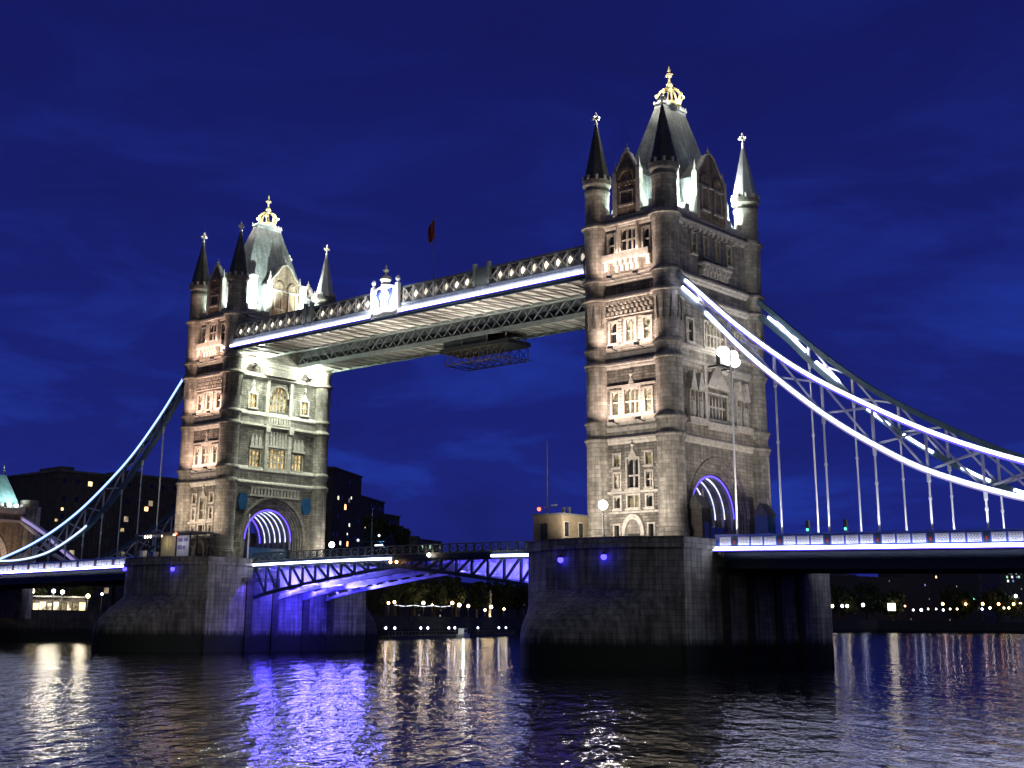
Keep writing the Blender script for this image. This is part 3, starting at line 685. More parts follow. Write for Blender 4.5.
# ================================================================== high-level walkways
XA, XB = -82.3 + BX, -BX                        # inner faces of the towers
def make_walkway(y0, y1, sgn, label, arms):
    Wk = thing('high_walkway', label, 'footbridge', ((XA + XB) / 2, 0, 0), 'high level walkways between the towers')
    cx = (XA + XB) / 2; ox = Vector((cx, 0, 0)); zb = 44.8 if arms else 44.3
    yo, yi = (y0, y1) if sgn < 0 else (y1, y0)  # outer and inner side
    xa, xb = XA - .9, XB - .0
    if sgn < 0: xa, xb = XA - 1.6, XB - 1.0
    L = xb - xa
    def B(m, name, mat, par=Wk, **k):
        m.v = [(x - cx, y, z) for x, y, z in m.v]; return m.build(name, mat, par, **k)
    lo, hi = min(y0, y1), max(y0, y1)
    xs, xe = XA - .3, XB + .3
    m = MB(); m.box(xs, xe, lo + .5, hi - .5, 45.9, 49.0); B(m, 'enclosure', 'grey')
    m = MB(); m.fprism(Frame((xs, 0, 0), (0, 1, 0), (1, 0, 0)), [(lo + .1, 49.0), (hi - .1, 49.0), ((lo + hi) / 2, 49.55)], 0, xe - xs); B(m, 'roof', 'dark')
    m = MB(); m.box(xs, xe, lo + .2, hi - .2, zb + .25, zb + .4); B(m, 'soffit', 'cream')
    m = MB(); n = 34
    for k in range(n + 1): x = xs + (xe - xs) * k / n; m.box(x - .11, x + .11, lo + .2, hi - .2, zb, zb + .25)
    for k in range(n): x0_, x1_ = xs + (xe - xs) * k / n, xs + (xe - xs) * (k + 1) / n; m.bar((x0_, lo + .3, zb + .14), (x1_, hi - .3, zb + .14), .14, .16)
    B(m, 'cross_beams', 'cream')
    for y in (yo, yi):
        o_ = -1 if y == lo else 1
        m = MB(); m.box(xs, xe, y - .18, y + .18, zb + (.15 if arms and y == yo else -.1), zb + .55); B(m, 'bottom_chord', 'girder' if not (arms and y == yo) else 'dsteel')
        m = MB(); m.box(xs, xe, y - .15, y + .15, 48.9, 49.2); B(m, 'top_rail', 'grey')
        m = MB(); P = 1.93; n = int((xe - xs) / P); za, zc = (46.75, 48.95) if (arms and y == yo) else (zb + .55, zb + 2.6)
        for k in range(n):
            x = xs + k * (xe - xs) / n; x2 = x + (xe - xs) / n
            m.bar((x, y, za), (x2, y, zc), .11, .16, (0, 1, 0)); m.bar((x, y + .02 * o_, zc), (x2, y + .02 * o_, za), .11, .16, (0, 1, 0))
            if arms and y == yo: m.fbox(Frame((x, y - .12, 0), (1, 0, 0), (0, -1, 0)), -.14, .14, za, zc, 0, .06)
        B(m, 'lattice', 'latt' if (arms and y == yo) else 'girder')
        if not (arms and y == yo):
            m = MB(); m.box(xs, xe, y - .15, y + .15, zb + 2.6, zb + 2.9); B(m, 'middle_rail', 'girder')
    # glazing strip behind the outer lattice, lit from inside
    P = (xe - xs) / int((xe - xs) / 1.93)
    for k in range(int((xe - xs) / 1.93)):
        c = xs + (k + 1) * P
        if c > xe - .5: continue
        if any(abs(c - q) < 1.6 for q in (-58.4, -23.4)): continue
        y = yo + (.42 if yo == lo else -.42); F = Frame((c, y, 0), (1, 0, 0), (0, -1 if yo == lo else 1, 0))
        m = MB(); m.fprism(F, [(-.42, 47.85), (0, 47.3), (.42, 47.85), (0, 48.4)], 0, .06); B(m, 'window', 'diamond')
    if arms:
        m = MB(); m.box(xa, xb, yo - .3, yo - .02, 45.55, 46.6); f = B(m, 'fascia', 'white')
        m = MB(); n = 120
        for k in range(n): x = xa + (xb - xa) * (k + .5) / n; m.fprism(Frame((x, yo - .3, 0), (1, 0, 0), (0, -1, 0)), [(-.2, 46.2), (.2, 46.2), (.2, 46.45), (0, 46.3), (-.2, 46.45)], 0, .06)
        m.box(xa, xb, yo - .4, yo, 46.6, 46.74); B(m, 'fascia_moulding', 'steel')
        m = MB(); m.box(xa, xb, yo - .62, yo - .42, 45.5, 45.85); B(m, 'led_strip', 'ledw')
        m = MB(); m.box(xa, xb, yo - .6, yo - .3, 45.36, 45.48); B(m, 'led_strip', 'ledblue')
        m = MB(); m.box(xa, xb, yo - .62, yo - .0, 45.2, 45.36); B(m, 'fascia_base', 'dsteel')
        for q0, q1 in ((-59.1, -57.7), (-24.7, -22.2)):
            m = MB(); m.box(q0, q1, yo - .2, yo + .1, 46.6, 49.3)
            for q in (q0, q1): m.box(q - .2, q + .2, yo - .45, yo + .2, 46.6, 49.9)
            B(m, 'fascia_post', 'girder')
        # coat of arms in the middle of the outer side
        ax = -41.4; F = Frame((ax, yo - .45, 0), (1, 0, 0), (0, -1, 0)); hw = 2.15
        top = [(hw * math.cos(math.pi * k / 12), 49.0 + .75 * math.sin(math.pi * k / 12)) for k in range(13)]
        m = MB(); m.fprism(F, [(-hw, 45.3), (hw, 45.3)] + top, 0, .25); ca = B(m, 'coat_of_arms', 'armsw')
        for s in (-1, 1):
            m = MB(); m.fbox(F, s * (hw + .3) - .28, s * (hw + .3) + .28, 45.2, 49.7, -.2, .4); m.lathe(F(s * (hw + .3), 49.68, .1), [(.3, 0), (.16, .2), (.34, .6), (.28, .9), (.05, 1.2)], 8)
            B(m, 'pilaster', 'armsw', ca)
        m = MB()                                # shield with cross and supporters in relief
        m.fprism(F, [(-.6, 48.3), (.6, 48.3), (.6, 47.3), (0, 46.5), (-.6, 47.3)], .26, .4); B(m, 'shield', 'white', ca)
        m = MB(); m.fbox(F, -.08, .08, 46.75, 48.2, .4, .45); m.fbox(F, -.5, .5, 47.6, 47.78, .4, .455)
        for s in (-1, 1):
            L_ = [(1.0, 46.6), (.85, 47.3), (1.25, 47.9), (1.0, 48.6), (.7, 48.9)]
            for p, q in zip(L_[:-1], L_[1:]): m.bar(F(s * p[0], p[1], .33), F(s * q[0], q[1], .33), .25, .2)
            m.bar(F(s * 1.25, 47.9, .33), F(s * 1.6, 48.5, .33), .22, .2); m.bar(F(s * 1.0, 48.6, .33), F(s * 1.5, 48.95, .33), .2, .2)
        B(m, 'supporter', 'bluep', ca)
        m = MB(); m.lathe(F(0, 49.7, .1), [(.75, 0), (.6, .35), (.85, .8), (.7, 1.2), (.25, 1.5), (.12, 1.7), (.4, 1.95), (.42, 2.2), (.12, 2.4), (.2, 2.7), (.05, 3.0)], 10); B(m, 'crown', 'armsg', ca)
    return Wk
M['armsw'] = pbr('white armorial stone', (.8, .8, .82), .6, noise=.06)
M['armsg'] = pbr('pale gilt', (.85, .80, .62), .5, 0, noise=.1)
W1 = make_walkway(-9.9, -3.6, -1, 'high walkway nearer the viewer with bright white fascia and a coat of arms', True)
lo_ = lamp('AREA', (-41.2, -10.75, 46.85), 150, (1, .97, .92), (-41.2, -9.9, 48.6), 66, .15)  # unseen strip light added to brighten the outer lattice
lo_.rotation_euler = (R(150), 0, 0)
W2 = make_walkway(3.9, 9.9, 1, 'plain high walkway behind the lit one, its lattice girder seen from below', False)
for x in (-43.0, -39.8): lamp('AREA', (x, -12.2, 46.2), 330, (.92, .94, 1), (x, -10.2, 49), .8, .3)
# flag on its pole above the walkway
fl = on_y(434, 250, -6.7)
Fg = thing('flagpole', 'dark red flag hanging on a thin pole above the high walkway', 'flag', (fl.x, -6.7, 49.3))
m = MB(); m.lathe((0, 0, 0), [(.07, 0), (.05, 10), (.12, 10.05), (.02, 10.3)], 6); m.build('pole', 'grey', Fg)
m = MB(); N = 7
vs_ = []
for i in range(N):
    for j in range(6): vs_.append((-.05 - i * .16 - .12 * math.sin(j * .9), .22 * math.sin(i * 1.6 + j * .4), 9.9 - j * .56 - i * .12))
m.add(vs_, [(i * 6 + j, (i + 1) * 6 + j, (i + 1) * 6 + j + 1, i * 6 + j + 1) for i in range(N - 1) for j in range(5)])
m.build('flag', 'red', Fg)
# maintenance gantry slung under the far walkway
Gt = thing('maintenance_gantry', 'scaffold maintenance gantry slung below the high walkways', 'gantry', (-37.6, 4.4, 40.5)); Gt.scale = (.82, .8, 1)
m = MB(); m.box(-8.2, 8.2, -1.0, 5.2, 2.0, 2.6); m.box(-7.6, 3.0, -.6, 4.8, 2.6, 3.6); m.build('platform', 'dark', Gt)
m = MB()
for y in (-1.0, 5.2):
    for z in (0, 2.0): m.bar((-6.8, y, z), (7.6, y, z), .14)
    for k in range(8): x = -6.8 + k * 2.057; m.bar((x, y, 0), (x, y, 2.0), .1); 
    for k in range(7): x = -6.8 + k * 2.057; m.bar((x, y, 0), (x + 2.057, y, 2), .09); m.bar((x, y, 2), (x + 2.057, y, 0), .09)
for k in range(8): x = -6.8 + k * 2.057; m.bar((x, -1, 0), (x, 5.2, 0), .1)
for k in range(4): m.bar((-6.8 + k * 4.5, -1, 0), (-6.8 + k * 4.5 + 2, 5.2, 0), .08)
m.build('basket_rail', 'rust', Gt)
m = MB()
for x in (-7.5, -3, 3, 7.5):
    for y in (-.6, 4.9): m.bar((x, y, 2.6), (x, y, 4.0), .16)
m.build('hanger', 'girder', Gt)

# ================================================================== side spans and chains
def deck_z(X):
    if X > 0: return 12.0 - .0175 * (X - 10.65)
    return 12.45 - .0095 * (-X - 82.3 - 24)
UP = [(5.2, 44.6), (6, 43.9), (8, 42.1), (14.4, 36.05), (21.5, 30.4), (29.2, 25.75), (36.3, 22.1), (44.2, 19.0), (52, 16.7), (61, 14.75), (63, 14.4)]
LO = [(5.2, 42.8), (8, 40.3), (10.6, 37.9), (14.3, 33.9), (19, 29.6), (24.7, 24.95), (30, 21.45), (35, 18.75), (43.8, 15.7), (50, 14.6), (57, 14.15), (63, 14.2)]
def itp(T, d):
    n = len(T)                                  # Catmull-Rom
    for i in range(n - 1):
        if T[i][0] <= d <= T[i + 1][0]:
            x0, y0 = T[i]; x1, y1 = T[i + 1]; h = x1 - x0; s = (d - x0) / h
            m0 = (y1 - T[max(i - 1, 0)][1]) / (x1 - T[max(i - 1, 0)][0]); m1 = (T[min(i + 2, n - 1)][1] - y0) / (T[min(i + 2, n - 1)][0] - x0)
            return (2 * s**3 - 3 * s * s + 1) * y0 + (s**3 - 2 * s * s + s) * h * m0 + (-2 * s**3 + 3 * s * s) * y1 + (s**3 - s * s) * h * m1
    return T[-1][1] if d > T[-1][0] else T[0][1]
def make_span(X0, sg, label):
    S = thing('side_span', label, 'bridge deck', (X0, 0, 0), 'suspended side spans')
    def pt(d, y, z): return (sg * d, y, z)
    def dz(d): return deck_z(X0 + sg * d)
    d0, d1 = 10.68, 92.0
    m = MB(); n = 16; D = [d0 + (d1 - d0) * k / n for k in range(n + 1)]
    for a, b in zip(D[:-1], D[1:]): m.hexa([pt(a, -9.2, dz(a) - .1), pt(b, -9.2, dz(b) - .1), pt(b, 9.2, dz(b) - .1), pt(a, 9.2, dz(a) - .1), pt(a, -9.2, dz(a) + .5), pt(b, -9.2, dz(b) + .5), pt(b, 9.2, dz(b) + .5), pt(a, 9.2, dz(a) + .5)])
    m.build('road_deck', 'asphalt', S)
    m = MB()
    for y in (-7.6, -3, 3, 7.6): m.path([pt(d, y, dz(d) - 1.1) for d in D], .4, 1.9)
    for k in range(30): d = d0 + 1 + k * 2.72; m.box(*sorted((sg * d - .15, sg * d + .15)), -7.6, 7.6, dz(d) - 1.5, dz(d) - .12)
    m.build('girder', 'dsteel', S)
    for y, o_ in ((-9.4, -1), (9.4, 1)):
        m = MB(); m.path([pt(d, y, dz(d) + .72) for d in D], .16, 1.25); m.path([pt(d, y, dz(d) + 1.42) for d in D], .34, .16); m.path([pt(d, y + o_ * .06, dz(d) + .06) for d in D], .34, .3)
        pp = m.build('parapet', 'bluep', S)
        m = MB(); m.path([pt(d, y + o_ * .52, dz(d) + .0) for d in D], .12, .30); m.build('led_strip', 'led', pp)
        m = MB(); m.path([pt(d, y + o_ * .50, dz(d) - .22) for d in D], .10, .10); m.build('led_strip', 'ledblue', pp)
        m = MB(); m.path([pt(d, y + o_ * .26, dz(d) - .33) for d in D], .76, .1); m.build('led_baffle', 'dsteel', pp)  # lip added to keep the LED light off the girders below
        n = 15 if sg > 0 else 15
        for k in range(n):                      # panels: three to a bay, red shield at each hanger
            h = 13.1 - 5.45 + k * 5.45
            if h > d0 - .2 and h < d1:
                F = Frame(pt(h, y + o_ * .085, dz(h)), (sg, 0, 0), (0, o_, 0)); q = MB(); q.fprism(F, [(-.11, .85), (.11, .85), (.11, .6), (0, .45), (-.11, .6)], 0, .06); q.build('shield', 'red', pp)
                q = MB(); q.fbox(F, -.3, .3, .2, 1.35, -.02, .04); q.build('parapet_post', 'dsteel', pp)
            for j in range(3):
                c = h + .35 + (j + .5) * 1.58 + (.0)
                if c < d0 + .8 or c > 70 or (y > 0 and c > 58): continue
                F = Frame(pt(c, y + o_ * .085, dz(c)), (sg, 0, 0), (0, o_, 0)); q = MB(); a, b = .66, .36
                q.fbox(F, -a, a, .36, 1.2, 0, .012); q.cur = 1; q.fbox(F, -a, a, .36, .42, 0, .06); q.fbox(F, -a, a, 1.14, 1.2, 0, .06); q.fbox(F, -a, -a + .07, .42, 1.14, 0, .06); q.fbox(F, a - .07, a, .42, 1.14, 0, .06)
                for e in (-1, 1):
                    cc = e * .3
                    for g in range(6):
                        a0, a1 = 2 * math.pi * g / 6, 2 * math.pi * (g + 1) / 6
                        q.bar(F(cc + .26 * math.cos(a0), .78 + .3 * math.sin(a0), .035), F(cc + .26 * math.cos(a1), .78 + .3 * math.sin(a1), .035), .11, .07, (0, 1, 0))
                    q.bar(F(cc - .26, .48, .04), F(cc + .26, 1.08, .04), .09, .07, (0, 1, 0)); q.bar(F(cc - .26, 1.08, .045), F(cc + .26, .48, .045), .09, .07, (0, 1, 0))
                q.build('panel', ['panelbk', 'white'], pp)
    return S
SPN = make_span(0, 1, 'right hand side span with blue and white panelled parapet above a white light line')
SPF = make_span(-82.3, -1, 'left hand side span leading from the far tower to the bank')

def make_chain(X0, sg, y, label, up_led, lo_led, hm, cm):
    Ch = thing('suspension_chain', label, 'bridge chain', (X0, y, 0), 'stiffened suspension chains')
    def P(T, d, yy=0.0, dzz=0.0): return (sg * d, yy, itp(T, d) + dzz)
    D = [5.2 + (63 - 5.2) * k / 48 for k in range(49)]
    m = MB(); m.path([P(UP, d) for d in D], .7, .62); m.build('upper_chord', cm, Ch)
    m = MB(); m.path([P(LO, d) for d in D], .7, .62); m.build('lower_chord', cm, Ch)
    o_ = -1                                     # lights on the side toward the camera bank
    def strip(T, a, b, dzz, mat, wd=.12, ht=.3):
        n = max(2, int((b - a) / 1.2)); q = MB(); q.path([P(T, a + (b - a) * k / n, o_ * .43, dzz) for k in range(n + 1)], wd, ht); q.build('led_strip', mat, Ch)
    for a, b, dzz, mat, ht in up_led: strip(UP, a, b, dzz, mat, ht=ht)
    for a, b, dzz, mat, ht in lo_led: strip(LO, a, b, dzz, mat, ht=ht)
    hs = [13.1 + 5.45 * k for k in range(9)]
    for k, d in enumerate(hs):
        if d > 60: break
        m = MB(); m.bar((sg * d, 0, itp(LO, d)), (sg * d, 0, itp(UP, d)), .22, .26); m.build('web_post', 'white' if hm == 'steel' else hm, Ch)
        zt, zb = itp(LO, d) - .3, deck_z(X0 + sg * d) + .5
        if zt - zb > .6:
            m = MB(); m.lathe((sg * d, 0, 0), [(.11, zb), (.11, zt - (zt - zb) * .4), (.17, zt - (zt - zb) * .4 + .05), (.17, zt - (zt - zb) * .4 + .3), (.11, zt - (zt - zb) * .4 + .35), (.11, zt - .8), (.2, zt - .75), (.2, zt)], 8); m.build('hanger', 'white' if X0 == 0 else hm, Ch)
        if k < len(hs) - 1 and hs[k + 1] < 60:
            d2 = hs[k + 1]
            m = MB(); m.bar(P(UP, d), P(LO, d2), .2, .24, (0, 1, 0)); m.bar(P(LO, d), P(UP, d2), .2, .24, (0, 1, 0)); m.build('web_brace', 'white' if hm == 'steel' else hm, Ch)
    m = MB(); m.bar(P(LO, 8.2), P(UP, 13.1), .2, .24, (0, 1, 0)); m.bar(P(UP, 8.2), P(LO, 13.1), .2, .24, (0, 1, 0)); m.build('web_brace', 'white' if hm == 'steel' else hm, Ch)
    # short link up to the abutment tower
    m = MB(); m.path([(sg * d, 0, z) for d, z in ((62.8, 14.4), (66, 15.0), (72, 17.6), (79, 21.0), (85, 23.2), (89, 24.4))], .7, .75)
    m.path([(sg * d, 0, z) for d, z in ((62.8, 14.2), (68, 14.4), (75, 16.6), (82, 20.6), (89, 23.6))], .7, .5)
    sl = m.build('short_link', 'white' if sg < 0 else cm, Ch)
    if sg < 0:
        m = MB(); m.path([(sg * d, -.42, z) for d, z in ((66, 14.95), (72, 17.5), (79, 20.9), (85, 23.1), (88, 24.1))], .1, .55); m.build('led_strip', 'ledviolet', sl)
    return Ch
full = lambda e0=7.4: [(e0, 62.5, .12, 'led', .36)]
make_chain(0, 1, -8.9, 'bright white outlined suspension chain from the nearer tower down to the right', [(7.7, 62.5, .1, 'led', .24), (7.7, 62.5, -.14, 'ledblue', .12), (7.3, 9.4, -1.0, 'led', .3)],
           [(10.3, 62.5, .10, 'led', .22), (12.4, 62.5, -.24, 'ledviolet', .14)], 'steel', 'steel')
make_chain(0, 1, 8.9, 'suspension chain behind the bright one at right, lit only by short dashes', [],
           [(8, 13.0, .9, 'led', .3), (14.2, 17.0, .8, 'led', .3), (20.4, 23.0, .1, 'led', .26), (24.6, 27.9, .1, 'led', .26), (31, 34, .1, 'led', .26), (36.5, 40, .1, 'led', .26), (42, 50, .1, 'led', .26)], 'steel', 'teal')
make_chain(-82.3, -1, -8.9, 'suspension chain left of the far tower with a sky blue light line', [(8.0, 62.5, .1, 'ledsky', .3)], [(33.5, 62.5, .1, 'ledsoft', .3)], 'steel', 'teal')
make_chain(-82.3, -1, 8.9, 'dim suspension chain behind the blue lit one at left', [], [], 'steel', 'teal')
for y in (-8.9, 8.9):                           # unseen strip lights added above the parapets to brighten the hangers
    for yy in (y - .75,):
        l_ = lamp('AREA', (37, yy, 13.4), 1500, (.86, .88, 1), None, 50, .12); l_.rotation_euler = (R(180), R(1.0), 0)

# ================================================================== bascules
def make_bascule(xr, sg, length, label):
    Bc = thing('bascule_leaf', label, 'drawbridge leaf', (xr, 0, 0), 'bascule leaves')
    def ztop(d): return 11.95 + .25 * math.sin(min(d / 30.5, 1) * math.pi / 2)
    def zbot(d): return 7.3 + 4.0 * (min(d / 30.0, 1)) ** .8
    n = 11; D = [length * k / n for k in range(n + 1)]
    m = MB(); m.path([(sg * d, 0, ztop(d) + .42) for d in D], 15.0, .35, (0, 1, 0)); m.build('road_deck', 'asphalt', Bc)
    m = MB()
    for k in range(12): m.box(*sorted((sg * (1.2 + k * 2.5) - .12, sg * (1.2 + k * 2.5) + .12)), -7.3, 7.3, ztop(k * 2.5) - .55, ztop(k * 2.5) + .24)
    m.build('cross_girder', 'white', Bc)
    for y in (-7.2, -2.4, 2.4, 7.2):
        m = MB(); m.path([(sg * d, y, ztop(d) - .05) for d in D], .35, .5); m.path([(sg * d, y, zbot(d)) for d in D], .5, .45)
        m.bar((0, y, zbot(0)), (0, y, ztop(0)), .35)
        for k in range(n):
            a, b = D[k], D[k + 1]
            m.bar((sg * b, y, zbot(b)), (sg * b, y, ztop(b)), .28, .3); m.bar((sg * a, y, ztop(a)), (sg * b, y, zbot(b)), .26, .3, (0, 1, 0))
        m.build('truss_girder', 'steel' if y > -7 else 'dsteel', Bc)  # near girder coloured as an unlit silhouette, the others pale as if lit
    for y in (-2.4, 2.4):
        m = MB()
        for k in range(n): a, b = D[k], D[k + 1]; m.hexa([(sg * a, y - .04, zbot(a)), (sg * b, y - .04, zbot(b)), (sg * b, y + .04, zbot(b)), (sg * a, y + .04, zbot(a)), (sg * a, y - .04, ztop(a)), (sg * b, y - .04, ztop(b)), (sg * b, y + .04, ztop(b)), (sg * a, y + .04, ztop(a))])
        m.build('web_plate', 'white', Bc)
    m = MB()
    for y0, y1 in ((-6.9, -2.7), (-2.1, 2.1), (2.7, 6.9)):
        for k in range(1, 9):
            a, b = k * 2.4 - .75, k * 2.4 + .75; m.hexa([(sg * a, y0 + .6, zbot(a) + .35), (sg * b, y0 + .6, zbot(b) + .35), (sg * b, y1 - .6, zbot(b) + .35), (sg * a, y1 - .6, zbot(a) + .35)] + [(sg * a, y0 + .6, zbot(a) + .42), (sg * b, y0 + .6, zbot(b) + .42), (sg * b, y1 - .6, zbot(b) + .42), (sg * a, y1 - .6, zbot(a) + .42)])
    m.build('under_panel', 'white', Bc)
    for y, o_ in ((-7.55, -1), (7.55, 1)):
        m = MB(); m.path([(sg * d, y, ztop(d) + 1.75) for d in D], .2, .14); m.path([(sg * d, y, ztop(d) + .65) for d in D], .2, .16)
        N = int(length / 1.4)
        for k in range(N + 1): d = length * k / N; m.box(*sorted((sg * d - .1, sg * d + .1)), y - .12, y + .12, ztop(d) + .6, ztop(d) + 1.75)
        for k in range(N):
            a, b = length * k / N, length * (k + 1) / N; m.bar((sg * a, y, ztop(a) + .7), (sg * b, y, ztop(b) + 1.65), .07); m.bar((sg * a, y, ztop(a) + 1.65), (sg * b, y, ztop(b) + .7), .07)
        rl = m.build('railing', 'girder', Bc)
        m = MB(); m.path([(sg * d, y + o_ * .05, ztop(d) + .28) for d in D], .14, .55); m.build('fascia', 'dsteel', rl)
        L0 = (.2, length * .985) if sg > 0 else (.2, length * .42)
        m = MB(); m.path([(sg * (L0[0] + (L0[1] - L0[0]) * k / 8), y + o_ * .2, ztop(L0[0] + (L0[1] - L0[0]) * k / 8) + .12) for k in range(9)], .12, .26); m.build('led_strip', 'led', rl)
    return Bc
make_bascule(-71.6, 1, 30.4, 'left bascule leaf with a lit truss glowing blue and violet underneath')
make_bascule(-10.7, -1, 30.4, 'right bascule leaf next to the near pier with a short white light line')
BL = (.06, .04, 1.0)
for y in (-4.8, 0, 4.8):
    lamp('AREA', (-70.4, y, 8.8), 1700, BL, (-55, y, 11.3), 2.5, .8); lamp('AREA', (-62, y, 8.6), 1300, (.15, .12, 1.0), (-57, y, 11.8), 2.5, 2.0)
    lamp('AREA', (-12, y, 8.8), 1600, BL, (-26, y, 11.6), 2.5, .8)
for k in range(7):
    for xx in (-71 + 1.6 + k * 2.9, -11.3 - 1.6 - k * 2.9): lamp('AREA', (xx, -6.5, 9.0 + k * .28), 210 - 20 * k, (.19, .16, 1.0), (xx, -2.4, 10.6 + k * .1), 2.2, .3)
lamp('SPOT', (-69.6, -9.2, 11.2), 1500, (.10, .05, 1.0), (-71.8, -8.8, 4.0), .15, angle=58, blend=.4)
lamp('SPOT', (-14, -13, 10.5), 9000, (1, .88, .75), (-80, -17, 6), .3, angle=22, blend=.8)  # spot added over the river to brighten the far pier's face
lamp('AREA', (-68.5, 0, 8.2), 900, BL, (-71.7, 0, 4.5), 10, .6)
lamp('AREA', (-14, -7.0, 8.2), 160, BL, (-20, -6.9, 11), 1.5, .5)

# ================================================================== abutment tower at the left bank
Ab = thing('abutment_tower', 'stone abutment gatehouse at the left edge with pale teal roof', 'gatehouse', (-176, 0, 0))
F1 = Frame((4.5, 0, 0), (0, 1, 0), (1, 0, 0))
m = MB(); ap = arch_pts(5.2, 15.6)
for (x0, y0), (x1, y1) in zip(ap[:-1], ap[1:]): m.add([F1(x0, y0), F1(x0, 25.2), F1(x1, 25.2), F1(x1, y1)], [(0, 1, 2, 3)]); m.add([F1(x0, y0), F1(x1, y1), F1(x1, y1, -9), F1(x0, y0, -9)], [(0, 1, 2, 3)])
for s in (-1, 1): m.fbox(F1, *sorted((s * 5.2, s * 9.5)), 4, 25.2, -9, 0)
m.box(-4.5, 4.49, -9.5, 9.5, 24.8, 25.2); m.build('wall', 'gable', Ab)
m = MB(); P0, P1 = arch_pts(5.25, 15.6), arch_pts(6.4, 15.6)
for i in range(len(P0) - 1): m.fprism(F1, [P0[i], P1[i], P1[i + 1], P0[i + 1]], .02, .4)
m.build('arch_moulding', 'trim', Ab)
m = MB(); m.fbox(F1, -9.6, 9.6, 23.4, 23.9, -.1, .5); m.fbox(F1, -9.6, 9.6, 25.2, 26.4, -9, .2)
for k in range(12): m.fbox(F1, -9 + k * 1.64 - .4, -9 + k * 1.64 + .4, 26.4, 27.2, -.5, .2)
m.build('parapet', 'trim', Ab)
m = MB(); m.zprism([(-4, -9), (3.8, -9), (3.8, 9), (-4, 9)], 26.2, 28.4, [(-3.3, -8.2), (3.1, -8.2), (3.1, 8.2), (-3.3, 8.2)]); m.zprism([(-3.3, -8.2), (3.1, -8.2), (3.1, 8.2), (-3.3, 8.2)], 28.4, 33.4, [(-1, -6.4), (1, -6.4), (1, 6.4), (-1, 6.4)]); rf = m.build('roof', 'tealroof', Ab)
for s in (-1, 1):
    m = MB(); m.lathe((0, s * 6.3, 33.4), [(.25, 0), (.2, .8), (.35, 1.1), (.12, 1.4), (.2, 1.7), (.03, 2.3)], 8); m.build('finial', 'lead', rf)
    m = MB(); m.lathe((3.5, s * 11, 0), [(1.6, 4), (1.6, 26.4), (1.9, 26.8), (1.9, 28.2), (1.6, 28.3)], 8, math.pi / 8); m.build('turret', 'stone', Ab)
    m = MB(); m.box(2.6, 3.8, s * 13 - .6, s * 13 + .6, 4, 27); m.build('chimney', 'trim', Ab)
m = MB(); A2, A3 = arch_pts(5.0, 15.6), arch_pts(4.6, 15.6)
for i in range(len(A2) - 1): q = [A2[i], A2[i + 1], A3[i + 1], A3[i]]; m.add([F1(*p, -1.0) for p in q] + [F1(*p, -1.5) for p in q], [(0, 1, 2, 3), (4, 5, 6, 7), (2, 3, 7, 6)])
m.build('led_strip', 'ledviolet', Ab)
lamp('AREA', (-170.2, 6.5, 26.8), 500, (.8, 1, .97), (-174, 6, 32), 3, .5); lamp('AREA', (-170.5, -3, 26.8), 500, (.8, 1, .97), (-174, -3, 32), 3, .5)
lamp('SPOT', (-166, 2, 14.2), 1500, (1, .7, .5), (-171.6, 5, 21), .3, angle=110)

# ================================================================== things standing on the piers and the deck
def street_lamp(loc, h, r, label, mat, energy, col, group, name='street_lamp'):
    L = thing(name, label, 'street lamp', loc, group)
    m = MB(); m.lathe((0, 0, 0), [(.22, 0), (.22, .4), (.1, .6), (.07, h * .7), (.16, h * .72), (.07, h * .74), (.06, h - r)], 8); m.bar((-.45, 0, h * .72), (.45, 0, h * .72), .07); m.build('lamp_post', 'dark', L)
    m = MB(); m.ball((0, 0, h), r, 10); m.build('lamp_globe', mat, L)
    if energy: lamp('POINT', (loc[0], loc[1] - r - .35, loc[2] + h), energy, col, size=.25)
    return L
p = on_y(603, 505, -16.3); street_lamp((p.x, p.y, 13.0), p.z - 13.0, .5, 'street lamp with glaring white globe on the near pier', 'lampw', 260, (1, .95, .85), 'lamps on the bridge')
p = on_x(326, 545, -73.2); street_lamp((p.x, p.y + 1.2, 13.0), p.z - 13.0 + .1, .42, 'warm white street lamp beside the far tower, right of its arch', 'lampw', 60, (1, .85, .6), 'lamps on the bridge')
p = on_y(430, 555, -7.9); L = thing('navigation_lamp', 'white lamp hung outside the bascule railing at mid river', 'lamp', (p.x, p.y, p.z)); m = MB(); m.ball((0, -.2, 0), .26, 8); m.build('lamp_glass', 'lampfar', L); m = MB(); m.bar((0, -.2, .2), (0, .3, .5), .1); m.build('bracket', 'dark', L)
for px, lab in ((391, 'left one of two orange navigation lamps under the bascule tip'), (397, 'right one of two orange navigation lamps under the bascule tip')):
    p = on_y(px, 562, -7.9); L = thing('navigation_lamp', lab, 'lamp', (p.x, p.y, p.z), 'orange navigation lamps'); m = MB(); m.ball((0, -.1, 0), .2, 8); m.build('lamp_glass', 'lampnav', L) if 'lampnav' in M else m.build('lamp_glass', 'lampor', L)
    m = MB(); m.bar((0, 0, .1), (0, .3, .6), .08); m.build('bracket', 'dark', L)
